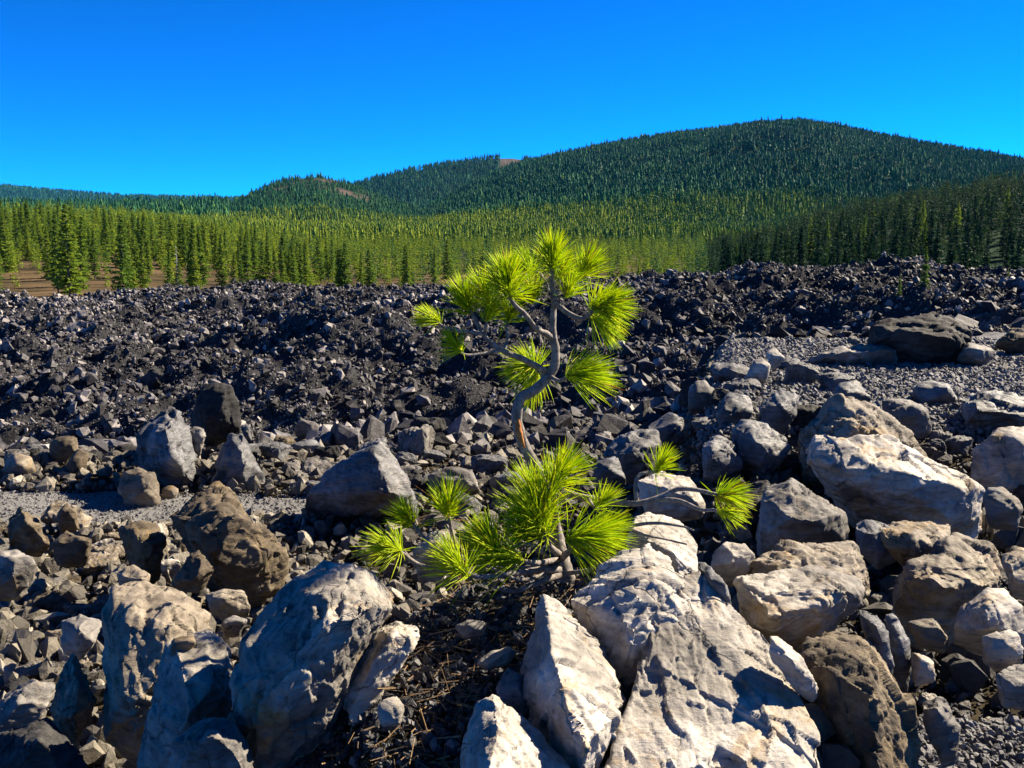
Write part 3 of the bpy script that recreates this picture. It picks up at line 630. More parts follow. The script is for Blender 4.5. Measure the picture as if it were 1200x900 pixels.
def place_rocks(n):
    cand = []
    # picture windows that hold loose rocks: column range, row range, how many, size range in metres, kinds
    win = [((-10, 330), (600, 720), 85, (.09, .24), (0, 1, 2, 3, 6, 10, 4)), ((-10, 140), (700, 800), 40, (.06, .16), (0, 1, 3, 7, 4)), ((230, 330), (680, 740), 12, (.05, .12), (1, 3, 5)),
           ((-10, 350), (455, 545), 44, (.15, .42), (0, 2, 8, 9, 12, 13)), ((330, 520), (470, 600), 34, (.14, .38), (8, 9, 0, 4, 12)), ((480, 720), (540, 600), 20, (.12, .3), (8, 9, 0, 13)),
           ((690, 900), (480, 620), 30, (.10, .28), (8, 9, 12, 13)), ((790, 1000), (430, 510), 26, (.12, .32), (8, 9, 12, 8)), ((1000, 1210), (600, 790), 34, (.05, .13), (0, 3, 4, 8)),  # first two: dark kinds only, bank shade put into rock colour
           ((1060, 1210), (480, 600), 14, (.08, .2), (0, 4, 9)), ((940, 1210), (395, 440), 8, (.12, .3), (0, 4)), ((0, 130), (800, 900), 12, (.06, .15), (2, 3, 12, 9)), ((230, 350), (690, 770), 12, (.05, .12), (2, 3, 5)), ((815, 960), (402, 445), 6, (.10, .30), (8, 9, 4, 2)), ((560, 900), (640, 760), 20, (.05, .12), (3, 4, 5, 11)), ((420, 620), (640, 800), 12, (.03, .07), (4, 3, 8)), ((820, 900), (600, 640), 5, (.05, .1), (3, 4)), ((1060, 1200), (780, 900), 10, (.04, .09), (3, 0, 7))]
    out = []
    for (x0, x1), (y0, y1), k, (s0, s1), kinds in win:
        tries = 0; got = 0
        qx, qy = rng.uniform(x0, x1, k * 14), rng.uniform(y0, y1, k * 14); qd = hits(qx, qy)
        while got < k and tries < k * 14:
            px, py, d = qx[tries], qy[tries], qd[tries]; tries += 1
            p = at(px, py, d); s = s0 + (s1 - s0) * rng.random() ** 2.2
            if d > 14 or path_mask(p[0], p[1]) > .5: continue
            if any((p[0] - a) ** 2 + (p[1] - b) ** 2 < (.5 * s + c * .75) ** 2 for a, b, c in ROCKS_XY): continue
            if any((p[0] - q[0]) ** 2 + (p[1] - q[1]) ** 2 < (.42 * (s + q[3])) ** 2 for q in out): continue
            out.append((p[0], p[1], p[2], s, int(rng.choice(kinds)))); got += 1
    return out
spots = place_rocks(0)
used = {}
info = []
for x, y, z, s, ki in spots:
    px, py, _ = pix(x, y, z + .3 * s)
    dd = np.hypot(HXY[:, 0] - px, (HXY[:, 1] - py) * 1.3); order = np.argsort(dd)[:4]
    info.append((px, py, order))
def relation(dx, dy):
    if abs(dx) > 1.3 * abs(dy): return 'right of' if dx > 0 else 'left of'
    return 'in front of' if dy > 0 else 'behind'
taken = set()
for (x, y, z, s, ki), (px, py, order) in sorted(zip(spots, info), key=lambda t: -t[0][3]):
    shape, colr = KIND[ki]
    o = bpy.data.objects.new('stone' if s < .12 else 'rock', TPL[ki]); C.objects.link(o)
    o.location = (x, y, z); o.rotation_euler = (rng.uniform(-.25, .25), rng.uniform(-.25, .25), rng.uniform(0, 6.28))
    o.scale = (s * rng.uniform(.85, 1.2), s * rng.uniform(.85, 1.15), s * rng.uniform(.8, 1.15))
    size = 'big' if s > .26 else 'medium' if s > .13 else 'small'
    opts = []
    for h in order:
        rel = relation(px - HERO[h][0], py - HERO[h][1]); ref = HERO[h][2]
        opts.append(f'{size} {shape} {COLW[colr]} rock {rel} {ref}')
    a, b = HERO[order[0]], HERO[order[1]]
    for h1, h2 in ((0, 1), (0, 2), (1, 2), (0, 3), (1, 3)):
        opts.append(f'{shape} {COLW[colr]} rock between {HERO[order[h1]][2]} and {HERO[order[h2]][2]}')
    lab = next((q for q in opts if q not in taken and len(q.split()) <= 16), None)
    if lab is None:
        for q in opts[:4]:
            for pre in ('next largest', 'third largest', 'fourth largest', 'fifth largest'):
                t = pre + ' ' + q.split(' ', 1)[1]
                if t not in taken and len(t.split()) <= 16: lab = t; break
            if lab: break
    taken.add(lab)
    tag(o, lab, 'rock', 'loose rocks strewn around the path, hollow and banks')

# ------------------------------------------------------------------ rubble nobody could count
def rough_template(g, n, ex, detail=0):
    pts = np.array([rand_dir(g) * np.array(ex) * g.uniform(.75, 1) for _ in range(n)])
    V, T = hull_tris(pts)
    for k in range(detail):
        e = {}; T2 = []; V = list(map(tuple, V))
        def midp(a, b):
            key = (min(a, b), max(a, b))
            if key not in e:
                e[key] = len(V); V.append(tuple((np.array(V[a]) + np.array(V[b])) / 2))
            return e[key]
        for a, b, c in T:
            ab, bc, ca = midp(a, b), midp(b, c), midp(c, a); T2 += [(a, ab, ca), (b, bc, ab), (c, ca, bc), (ab, bc, ca)]
        V = np.array(V); T = np.array(T2)
    if detail:
        Nn = V / np.linalg.norm(V, axis=1)[:, None]
        V = V + Nn * (.10 * fbm(V * 4 + g.uniform(0, 50, 3), 3))[:, None]
    return V, T
def rot_mats(n, g, tilt=1.0):
    q = g.normal(size=(n, 4)); q[:, 1:3] *= tilt; q /= np.linalg.norm(q, axis=1)[:, None]; a, b, c, d = q.T
    return np.stack([np.stack([1-2*(c*c+d*d), 2*(b*c-a*d), 2*(b*d+a*c)], -1), np.stack([2*(b*c+a*d), 1-2*(b*b+d*d), 2*(c*d-a*b)], -1), np.stack([2*(b*d-a*c), 2*(c*d+a*b), 1-2*(b*b+c*c)], -1)], 1)
def scatter(name, pos, size, tint, tpls, mat, g, tilt=1.0, stretch=.25):
    Vs, Fs, Ts = [], [], []; base = 0; which = g.integers(0, len(tpls), len(pos))
    for k, (V, T) in enumerate(tpls):
        i = np.where(which == k)[0]
        if not len(i): continue
        Rm = rot_mats(len(i), g, tilt); sc = size[i][:, None] * g.uniform(1 - stretch, 1 + stretch, (len(i), 3))
        W = np.einsum('nij,nvj->nvi', Rm, V[None] * sc[:, None, :]) + pos[i][:, None, :]
        Vs.append(W.reshape(-1, 3)); Fs.append((T[None] + (base + np.arange(len(i)) * len(V))[:, None, None]).reshape(-1, 3)); Ts.append(np.repeat(tint[i], len(V)))
        base += len(i) * len(V)
    me = mesh_np(name, np.vstack(Vs), np.vstack(Fs), [mat], False, dict(tint=np.concatenate(Ts)))
    lab, cat = STUFF[name].pop(0)
    return tag(link(name, me), lab, cat, kind='stuff')
STUFF = {'lava_rubble': [('fine black clinker covering the lava field', 'lava rubble')], 'lava_boulders': [('bigger angular black blocks lying all over the lava field', 'lava rocks')],
         'rubble': [('loose broken stones filling gaps between the near boulders', 'rubble')], 'gravel': [('fine grit and chips lying between the near rocks', 'gravel')],
         'pebbles': [('grey pebbles on the terrace, path and bottom right corner', 'pebbles'), ('tiny dark pebbles on the mound below the sapling', 'pebbles')]}
g = np.random.default_rng(11)
# lava field
def lava_points():
    n = 420000
    a = g.uniform(-.74, .74, n); y = 7.5 * (64 / 7.5) ** g.random(n); x = a * y
    xb = .40 + .24 * np.clip(y - 3.2, 0, 20)
    m = ~((x > xb - .1) & (y < 8.8)) & (np.hypot(x, y) < 66); return x[m], y[m]
x, y = lava_points(); r = np.hypot(x, y)
s = np.maximum(.028, .0021 * r) * (.7 + g.pareto(2.5, len(x))); s = np.minimum(s, .32) * np.where(g.random(len(x)) < .006, g.uniform(1.3, 2.2, len(x)), 1)
clump = n2(x, y, 2.2, 2, 4.4); s = s * np.clip(1 + 1.0 * clump, .6, 1.7)
z = height(x, y) + relief(x, y) + .15 * s
tint = np.clip(.40 + .5 * n2(x, y, 7, 3, 8.) + g.normal(0, .22, len(x)) + .15 * (1 - S(-.5, .1, x / y)), 0.02, .98)
low = [rough_template(g, 8, (1, .8, .75)) for _ in range(14)]
det = [rough_template(g, 12, (1, .8, .7), 1) for _ in range(8)]
big = s > .16
scatter('lava_rubble', np.stack([x, y, z], 1)[~big], s[~big] * .62, tint[~big], low, M['lava'], g)
scatter('lava_boulders', np.stack([x, y, z], 1)[big], s[big] * .62, tint[big], det, M['lava'], g)
# rubble near the camera
n = 60000
px = g.uniform(-350, 1560, n); y = 1.3 * (9.5 / 1.3) ** g.random(n); x = (px - 600) / F * y * 1.03
s = np.maximum(.012, .0042 * y) * (1 + g.pareto(1.7, n)); s = np.minimum(s, .13)
xb = .40 + .24 * np.clip(y - 3.2, 0, 20)
gravel = (x > xb + .2) & (y > 4.3); s = np.where(gravel, np.minimum(s, .035 + .004 * g.random(n)), s)
q = np.sqrt(((x - .0) / .6) ** 2 + ((y - 1.9) / .7) ** 2); mound = q < 1
keep = (path_mask(x, y) < .5) & (~mound | (g.random(n) < .25)); s = np.where(mound, np.minimum(s, .022), s)
keep &= ~((x > .75) & (y < 2.4) & (s > .03))
x, y, s, gravel = x[keep], y[keep], s[keep], gravel[keep]
z = height(x, y) + .2 * s + .02
warm = .5 - .22 * S(-.2, .6, x) * (1 - gravel)
tint = np.clip(warm + g.normal(0, .2, len(x)), 0.02, .98)
det2 = [rough_template(g, 13, (1, .8, .62), 1) for _ in range(10)]
b2 = (s > .034)
scatter('rubble', np.stack([x, y, z], 1)[b2 & ~gravel], s[b2 & ~gravel] * .6, tint[b2 & ~gravel], det2, M['rubble'], g)
scatter('gravel', np.stack([x, y, z], 1)[~b2 | gravel], s[~b2 | gravel] * .6, tint[~b2 | gravel], low, M['pebble'], g)
# more gravel on the terrace, pebbles bottom right and grit on the path
px = g.uniform(800, 1300, 16000); y = g.uniform(4.6, 9.0, 16000); x = (px - 600) / F * y
k = x > .6 + .24 * (y - 3.2); x, y = x[k], y[k]; s = .012 + .024 * g.random(len(x)) ** 3
P1 = np.stack([x, y, height(x, y) + .03], 1); S1 = s
px = g.uniform(1030, 1300, 5000); y = g.uniform(1.55, 2.3, 5000); x = (px - 600) / F * y
P2 = np.stack([x, y, height(x, y) + .02 + .02 * g.random(5000)], 1); S2 = .008 + .016 * g.random(5000) ** 2
x = g.uniform(-6, -1.1, 7000); y = 5.95 + .12 * np.sin(x * .9 + .5) + g.uniform(-.42, .42, 7000)
P3 = np.stack([x, y, height(x, y) + .008], 1); S3 = .005 + .012 * g.random(7000) ** 3
PP = np.vstack([P1, P2, P3]); SS = np.concatenate([S1, S2, S3])
scatter('pebbles', PP, SS, np.clip(.80 + g.normal(0, .22, len(PP)), .02, .98), [rough_template(g, 14, (1, .85, .7)) for _ in range(8)], M['pebble'], g)
# dry needles and twigs lying on the mound
def litter():
    n = 1500
    x = g.normal(-.08, .26, n); y = 1.85 + g.normal(0, .28, n); k = (y > 1.35) & (y < 2.6) & (np.abs(x) < .7); x, y = x[k], y[k]; n = len(x)
    z = height(x, y) + .035 * g.random(n) + .03; a = g.uniform(0, math.pi, n); L = g.uniform(.02, .075, n); wd = g.uniform(.0006, .0014, n); tl = g.normal(0, .25, n)
    dx, dy, dz = np.cos(a) * L / 2, np.sin(a) * L / 2, tl * L / 2; nx, ny = -np.sin(a) * wd, np.cos(a) * wd
    c = np.stack([x, y, z], 1); D = np.stack([dx, dy, dz], 1); Nn = np.stack([nx, ny, 0 * nx], 1); U = np.stack([0 * nx, 0 * nx, wd], 1)
    V = np.stack([c - D + Nn, c - D - Nn, c - D + U * 1.6, c + D + Nn, c + D - Nn, c + D + U * 1.6], 1).reshape(-1, 3)
    T = np.array([[0, 3, 5, 2], [2, 5, 4, 1], [1, 4, 3, 0]]); Fq = (T[None] + (np.arange(n) * 6)[:, None, None]).reshape(-1, 4)
    tag(link('dry_needles', mesh_np('dry_needles', V, Fq, [M['litter']], False, dict(tint=np.repeat(np.clip(.45 + g.normal(0, .25, n), 0, 1), 6)))), 'brown dry pine needles scattered on the mound', 'dry needles', kind='stuff')
litter()

# ------------------------------------------------------------------ the sapling
def tube(pts, rads, sides=9, noise=.12, sub=5, seed=1):
    pts = np.array(pts, float); n = len(pts); gg = np.random.default_rng(seed)
    t = np.linspace(0, n - 1, (n - 1) * sub + 1); i = np.clip(t.astype(int), 0, n - 2); f = (t - i)[:, None]
    pp = np.vstack([2 * pts[0] - pts[1], pts, 2 * pts[-1] - pts[-2]])
    p0, p1, p2, p3 = pp[i], pp[i + 1], pp[i + 2], pp[i + 3]
    c = .5 * (2 * p1 + (p2 - p0) * f + (2 * p0 - 5 * p1 + 4 * p2 - p3) * f ** 2 + (3 * p1 - p0 - 3 * p2 + p3) * f ** 3)
    rad = np.interp(t, range(n), rads); tan = np.gradient(c, axis=0); tan /= np.linalg.norm(tan, axis=1)[:, None]
    up = np.array([.3, .9, .2]); V = []
    for k in range(len(c)):
        u = np.cross(tan[k], up); u /= np.linalg.norm(u); v = np.cross(u, tan[k]); up = v
        for s in range(sides):
            a = 2 * math.pi * s / sides; V.append(c[k] + (u * math.cos(a) + v * math.sin(a)) * rad[k])
    V = np.array(V); 
    V += (V - np.repeat(c, sides, 0)) * (noise * 2.2 * fbm(V * 70 + gg.uniform(0, 9), 2))[:, None]
    m = len(c); i = np.arange(m - 1)[:, None] * sides; j = np.arange(sides)[None]; jn = (j + 1) % sides
    Q = np.stack([i + j, i + jn, i + sides + jn, i + sides + j], -1).reshape(-1, 4)
    V = np.vstack([V, c[0], c[-1]]); a = len(V) - 2
    caps = [[a, (s + 1) % sides, s, a] for s in range(sides)] + [[a + 1, (m - 1) * sides + s, (m - 1) * sides + (s + 1) % sides, a + 1] for s in range(sides)]
    return V, Q, np.array([c_[:3] for c_ in caps])
def tube_obj(name, V, Q, Tri, mat, parent, org):
    me = bpy.data.meshes.new(name); me.from_pydata((V - org).tolist(), [], Q.tolist() + Tri.tolist()); me.materials.append(mat)
    me.polygons.foreach_set('use_smooth', [True] * len(me.polygons)); me.update()
    return link(name, me, (0, 0, 0), parent)
D0 = 2.28
base = at(662, 672, D0)
sap = bpy.data.objects.new('pine_sapling', None); C.objects.link(sap); sap.location = base
tag(sap, 'small crooked pine sapling with bright green needle tufts growing on the rock mound', 'pine sapling')
def W3(lst): return [at(px, py, D0 + d) for px, py, d in lst]
TR = [(664,680,.0),(662,668,0),(655,640,.02),(646,600,.03),(630,553,.03),(615,524,.02),(607,500,.0),(606,480,-.01),(611,466,-.01),(625,458,0),(640,444,.01),(650,428,.01),(651,410,.01),(648,392,.0),(648,375,.0),(649,352,.01),(647,332,.01),(646,309,.0)]
RD = [.022,.020,.017,.0152,.0148,.014,.0135,.0132,.0132,.0125,.0125,.0115,.0105,.0095,.008,.007,.006,.004]
V, Q, T = tube(W3(TR), RD, 12, .14, 6, 3); trunk = tube_obj('trunk', V, Q, T, M['bark'], sap, base)
# the rusty scar on the bend of the trunk
V, Q, T = tube(W3([(614.5,525,-.0135),(609,509,-.0155),(607,498,-.0155),(607.5,487,-.013)]), [.003,.0075,.008,.003], 8, .3, 5, 9); sc_ = tube_obj('bark_scar', V, Q, T, M['scar'], trunk, base); sc_['label'] = 'rusty orange scar where bark has peeled from the trunk'
BR = [  # branches: points (column, row, depth offset), radius at the root and at the tip
 ([(641,436,.01),(613,421,-.03),(587,410,-.06),(567,393,-.08),(558,376,-.09),(550,362,-.10)], .0085, .004),
 ([(566,392,-.08),(553,389,-.04),(537,388,.0),(520,383,.04),(511,377,.06)], .0045, .003),
 ([(567,393,-.08),(570,381,-.10),(569,372,-.11)], .0045, .003),
 ([(588,411,-.06),(566,414,-.10),(548,416,-.13),(538,412,-.15)], .004, .0028),
 ([(588,409,-.06),(595,399,-.02),(594,384,.0),(594,374,.02)], .0045, .003),
 ([(647,396,0),(640,391,-.02),(628,385,-.05),(616,369,-.09),(604,358,-.11),(595,345,-.12)], .0085, .0045),
 ([(649,357,.01),(657,360,-.03),(666,367,-.06),(680,373,-.09),(690,370,-.11),(697,360,-.12)], .0075, .004),
 ([(648,347,.01),(657,343,.05),(668,338,.09),(676,332,.12),(682,322,.13)], .0055, .0035),
 ([(645,441,.01),(654,446,-.05),(660,445,-.09),(668,440,-.12)], .005, .0035),
 ([(641,445,.01),(632,436,.06),(627,428,.09)], .005, .0035),
 ([(646,325,.01),(640,330,.04),(632,320,.09),(622,318,.11)], .004, .003),
 ([(650,352,.0),(654,338,.02),(655,325,.03)], .004, .003),
 # low branches
 ([(662,672,0),(633,682,-.08),(600,693,-.13),(567,683,-.15)], .010, .003),
 ([(662,668,0),(610,668,-.10),(560,674,-.16),(520,668,-.16),(493,663,-.17),(467,646,-.18)], .0105, .005),
 ([(600,671,-.10),(565,660,-.06),(540,644,-.03),(530,625,-.02),(526,604,-.02)], .0075, .004),
 ([(520,668,-.16),(505,640,-.10),(490,622,-.06),(483,612,-.05)], .005, .0035),
 ([(655,650,.0),(644,640,-.06),(637,624,-.09)], .010, .006),
 ([(655,655,.0),(630,660,-.12),(606,656,-.16)], .008, .005),
 ([(640,668,-.04),(600,672,-.17),(565,676,-.22),(543,670,-.25)], .008, .005),
 ([(658,655,.0),(668,645,-.10),(670,634,-.15)], .008, .005),
 ([(652,628,.02),(652,600,.0),(650,582,-.03),(650,564,-.05)], .008, .005),
 ([(646,600,.03),(660,580,.02),(683,583,-.01),(720,588,-.05),(747,590,-.06),(775,582,-.06),(795,573,-.06),(815,574,-.06),(842,580,-.07)], .0105, .005),
 ([(747,590,-.06),(745,570,-.02),(750,556,0),(770,552,.02)], .006, .004),
 ([(770,585,-.06),(797,587,-.09),(820,597,-.11),(840,598,-.12)], .006, .0035),
 ([(690,583,-.01),(694,592,-.08),(700,596,-.10)], .005, .004),
 ([(660,650,0),(700,630,-.06),(733,618,-.09),(767,613,-.09),(800,617,-.09),(814,622,-.09)], .007, .002),
 ([(733,618,-.09),(755,627,-.11),(775,631,-.12),(805,638,-.13)], .004, .0018),
 ([(662,672,0),(690,668,-.12),(712,655,-.16),(735,650,-.17)], .006, .002),
 ([(650,660,0),(625,640,-.10),(606,640,-.13),(585,652,-.16)], .006, .003),
 ([(640,672,-.05),(612,680,-.16),(590,672,-.2),(570,662,-.22)], .005, .002),
]
for k, (pts, r0, r1) in enumerate(BR):
    V, Q, T = tube(W3(pts), np.linspace(r0, r1, len(pts)), 8, .14, 4, 20 + k); tube_obj('branch', V, Q, T, M['bark'], sap, base)
def tuft(cx, cy, dd, ang, L, n, spread, seed, stem=20):
    """needles springing from the last part of a shoot; ang: direction in the picture plane, degrees from right, counter-clockwise"""
    gg = np.random.default_rng(seed)
    c = at(cx, cy, D0 + dd); a = math.radians(ang); ax = np.array([math.cos(a), -.25 + gg.normal(0, .15), math.sin(a)]); ax /= np.linalg.norm(ax)
    mpp = (D0 + dd) / F; L *= mpp * .92; stem *= mpp
    u = np.cross(ax, [0, 1, .1]); u /= np.linalg.norm(u); v = np.cross(ax, u); Vs, Fs, Ts = [], [], []
    seg = 4
    for k in range(n):
        f = gg.random(); ph = gg.uniform(0, 2 * math.pi); th = math.radians(spread) * (1 - .6 * f) * gg.uniform(.25, 1.1) * (1.25 if gg.random() < .12 else .9)
        d = ax * math.cos(th) + (u * math.cos(ph) + v * math.sin(ph)) * math.sin(th); ln = L * gg.uniform(.78, 1.15) * (1 - .15 * f)
        p0 = c + ax * stem * (f - .35) + d * .003
        bend = np.array([gg.normal(0, .05), gg.normal(0, .05), -.10 - .14 * gg.random() * math.sin(th)]) + ax * .10
        wdt = gg.uniform(.0008, .0013); sd = np.cross(d, gg.normal(size=3)); sd /= np.linalg.norm(sd); sn = np.cross(d, sd)
        t = np.linspace(0, 1, seg + 1); cc = p0 + d * ln * t[:, None] + bend * ln * (t ** 2)[:, None]
        wv = wdt * np.array([.8, 1, 1, .8, .12])
        ring = np.stack([cc + sd * wv[:, None], cc - .5 * sd * wv[:, None] + .8 * sn * wv[:, None], cc - .5 * sd * wv[:, None] - .8 * sn * wv[:, None]], 1).reshape(-1, 3)
        b = len(Vs) * 3 * (seg + 1)
        for i in range(seg):
            for j in range(3):
                jn = (j + 1) % 3; Fs.append((b + i * 3 + j, b + i * 3 + jn, b + i * 3 + 3 + jn, b + i * 3 + 3 + j))
        Vs.append(ring); Ts.append(np.full(len(ring), (1.0 if gg.random() < .025 else np.clip(.5 + gg.normal(0, .22), 0, .92))))
    me = mesh_np('needle_tuft', np.vstack(Vs) - base, np.array(Fs), [M['needle']], True, dict(tint=np.concatenate(Ts)))
    link('needle_tuft', me, (0, 0, 0), sap)
TF = [ # centre column, row, depth, direction, needle length in px, number, spread, stem
 (646,312,0,88,44,190,80,22),(597,342,-.12,98,50,260,95,26),(549,362,-.10,112,42,170,80,22),(514,377,.06,150,32,80,70,14),(594,376,.02,80,36,110,85,14),
 (540,410,-.15,135,32,80,80,14),(697,360,-.12,20,46,230,88,20),(681,324,.13,62,44,150,70,20),(668,440,-.12,10,54,200,78,18),(627,430,.09,160,44,180,120,14),
 (655,326,.03,70,34,70,70,14),(622,320,.11,120,36,90,80,14),(570,374,-.11,70,32,80,80,14),(628,440,.06,-110,36,80,80,14),(694,372,-.10,-35,42,80,60,12),
 (526,602,-.02,88,50,160,85,24),(466,645,-.18,150,48,190,75,22),(483,614,-.05,120,40,120,75,18),(637,622,-.09,118,70,330,85,34),(606,656,-.16,165,62,220,75,26),
 (543,670,-.25,130,52,180,90,26),(670,632,-.15,20,64,260,75,28),(650,566,-.05,60,56,200,80,24),(700,594,-.10,55,36,90,75,16),(770,552,.02,75,36,120,80,16),
 (842,581,-.07,5,40,150,95,12),(841,598,-.12,-12,34,60,60,10),(585,650,-.16,125,58,170,80,24),(700,622,-.1,30,40,100,70,18),(615,630,-.1,100,56,130,75,20),(640,600,-.08,95,62,190,85,26),(625,580,-.02,110,46,100,75,20),(575,640,-.1,120,50,120,80,20),(572,352,-.04,112,42,120,80,18),(624,352,.05,100,40,100,80,16),(664,346,.03,72,38,90,75,14)]
for k, (cx, cy, dd, an, L, n, sp, st) in enumerate(TF): tuft(cx, cy, dd, an, L, int(n * (1.15 if cy < 450 else .95)), sp, 300 + k, st)

# ------------------------------------------------------------------ pines: things near, forest beyond
def conifer(g, whorls, per, leaf, width, gap=.12, lean=0.0, bare=0.10):
    """crown of unit height: drooping sprays of small faces round a stem"""
    V, Fq, T = [], [], []
    for k in range(whorls):
        t = bare + (1 - bare) * (k + g.random()) / whorls; R = width * ((1 - t) ** .85 + .02) * (.72 + .5 * g.random())
        if t < bare + .10: R *= .7
        for j in range(per):
            if g.random() < gap: continue
            a = g.uniform(0, 2 * math.pi); rr = R * g.uniform(.6, 1.15); tn = np.clip(g.normal(.5, .2), 0, 1)
            d = np.array([math.cos(a), math.sin(a), 0]); sd = np.array([-math.sin(a), math.cos(a), 0])
            for m in range(leaf):
                f = (m + .6) / leaf; p = d * rr * f + np.array([0, 0, t + (.10 * (t - .35)) * rr / width * f])
                for sg in (-1, 1):
                    w = (.75 * rr / leaf + .016) * g.uniform(.8, 1.3); dr = d * g.uniform(.5, 1) + sd * sg * g.uniform(.4, 1) + np.array([0, 0, g.normal(-.1, .35)]); dr /= np.linalg.norm(dr)
                    pe = np.cross(dr, g.normal(size=3)); pe /= np.linalg.norm(pe); pe *= w * .27; b = len(V)
                    V += [p - dr * w * .15, p + dr * w * .5 + pe, p + dr * w, p + dr * w * .5 - pe]; Fq.append((b, b + 1, b + 2, b + 3)); T += [tn + .12 * f] * 4
    return np.array(V), np.array(Fq), np.clip(np.array(T), 0, 1)
g = np.random.default_rng(5)
CROWN = []
for k in range(8):
    V, Fq, T = conifer(g, 44, 9, 4, [.14, .16, .12, .17, .15, .13, .19, .16][k], .12, 0, [.10, .14, .06, .05, .18, .10, .04, .05][k])
    CROWN.append(mesh_np('crown', V, Fq, [M['pine']], False, dict(tint=T)))
DARK = [m_.copy() for m_ in CROWN]  # crown copies with backlit shade put into their colour
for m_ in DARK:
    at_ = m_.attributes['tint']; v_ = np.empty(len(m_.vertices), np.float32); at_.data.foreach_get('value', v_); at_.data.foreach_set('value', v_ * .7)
    m_.materials.clear(); m_.materials.append(M['shade_green'])
V, Q, T = tube([(0,0,-.02),(0,0,.3),(.004,0,.65),(0,0,.97)], [.013,.010,.006,.001], 6, .05, 2, 2)
me_tr = bpy.data.meshes.new('trunk'); me_tr.from_pydata(V.tolist(), [], Q.tolist() + T.tolist()); me_tr.materials.append(M['trunk'])
def sample(n, px0, px1, y0, y1, pw=.5):
    """points spread evenly over the ground of a wedge"""
    px = g.uniform(px0, px1, n); y = np.sqrt(g.uniform(y0 ** 2, y1 ** 2, n)); return (px - 600) / F * y * .99, y, px
# every candidate near tree, then the largest in view as things
nx, ny, npx = sample(18000, -420, 1620, 100, 560)
edge = np.interp(npx, [-120, 150, 330, 600, 820, 900, 1300], [112, 118, 150, 205, 215, 165, 150]) * (1 + .1 * n2(nx, ny, 30., 2, 2.))
dens = np.clip(.62 + .9 * n2(nx, ny, 28., 2, 5.), .2, 1) * np.where(npx < 330, np.clip(.42 + (ny - 160) / 150, .38, 1), 1)
k = (ny > edge) & (g.random(len(nx)) < dens); nx, ny, npx = nx[k], ny[k], npx[k]
nh = np.interp(npx, [-120, 60, 300, 420, 800, 900, 1300], [11.5, 12, 10, 8.2, 8, 10.5, 11.5]) * g.uniform(.5, 1.12, len(nx)); nh = np.where(g.random(len(nx)) < .24, nh * .5, nh)
nz = height(nx, ny) - .15
appx, appy, dep = pix(nx, ny, nz + .8 * nh)
inframe = (appx > -15) & (appx < 1215)
score = np.where(inframe, nh / ny, 0); order = np.argsort(-score); top = order[:290]; rest = order[290:]
first = {}
def near_tree(i):
    px = npx[i]; hgt = nh[i]
    zone = 'left' if px < 330 else 'middle' if px < 800 else 'right'
    big = 'tall' if hgt > 11 else 'mid-sized' if hgt > 7.5 else 'short'
    cr = int(g.integers(0, 8)); colr = 'bright green' if zone != 'right' else 'dark green'
    where = {'left': 'at the front of the left forest beyond the black lava', 'middle': 'in the low front row between the lava and the hills', 'right': 'at the foot of the dark right-hand hillside'}[zone]
    t = bpy.data.objects.new('pine_tree', None); C.objects.link(t); t.location = (nx[i], ny[i], nz[i]); t.rotation_euler = (g.normal(0, .03), g.normal(0, .03), g.uniform(0, 6.28))
    fat = g.uniform(.75, 1.25); t.scale = (hgt * fat, hgt * fat, hgt)
    tag(t, f'{big} {colr} pine {where}', 'tree', f'{big} {zone} pines along the edge of the lava')
    a = bpy.data.objects.new('trunk', me_tr); a.parent = t; C.objects.link(a)
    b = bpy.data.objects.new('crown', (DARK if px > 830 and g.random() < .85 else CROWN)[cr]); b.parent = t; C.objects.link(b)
for i in top: near_tree(i)
# dead snags
def snag(px, py_base, d, hgt, label):
    x = (px - 600) / F * d * .99; z = H1(x, d)
    V, Q, T = tube([(0,0,-.3),(0,0,.4*hgt),(.05,0,.75*hgt),(.02,0,hgt)], [.11,.085,.05,.02], 7, .05, 3, int(px))
    parts = [(V, Q, T)]; o = bpy.data.objects.new('dead_tree', None); C.objects.link(o); o.location = (x, d, z); tag(o, label, 'tree')
    tube_obj('trunk', V, Q, T, M['snag'], o, np.zeros(3))
    for k in range(9):
        a = k * 2.4; zz = hgt * (.35 + .06 * k); L = hgt * .11 * (1.2 - k / 11)
        V, Q, T = tube([(0,0,zz),(L*.5*math.cos(a), L*.5*math.sin(a), zz+.02*hgt),(L*math.cos(a), L*math.sin(a), zz+.01*hgt)], [.05,.035,.01], 5, .05, 2, k); tube_obj('branch', V, Q, T, M['snag'], o, np.zeros(3))
snag(79, 306, 215, 4.5, 'white bare dead trunk among the pines at the left')
snag(206, 335, 165, 7., 'grey dead pine with bare branches in the left forest edge')
# small pines out on the lava
for px, py, d, hgt, lab in [(1082, 352, 46, 1.35, 'slim lone young pine standing out on the black lava at the right'), (1053, 356, 42, .75, 'tiny pine beside the slim lone pine on the lava'),
                            (1180, 338, 50, .8, 'tiny bushy pine on the lava near the right edge'), (748, 330, 52, 1.1, 'small dark pine at the lava edge just right of the sapling crown')]:
    d = hit(px, py, 8, 60); p = at(px, py, d)
    t = bpy.data.objects.new('young_pine', None); C.objects.link(t); t.location = (p[0], p[1], H1(p[0], p[1]) - .05); t.scale = (hgt * .9, hgt * .9, hgt); tag(t, lab, 'tree')
    a = bpy.data.objects.new('trunk', me_tr); a.parent = t; C.objects.link(a); b = bpy.data.objects.new('crown', CROWN[2]); b.parent = t; C.objects.link(b)
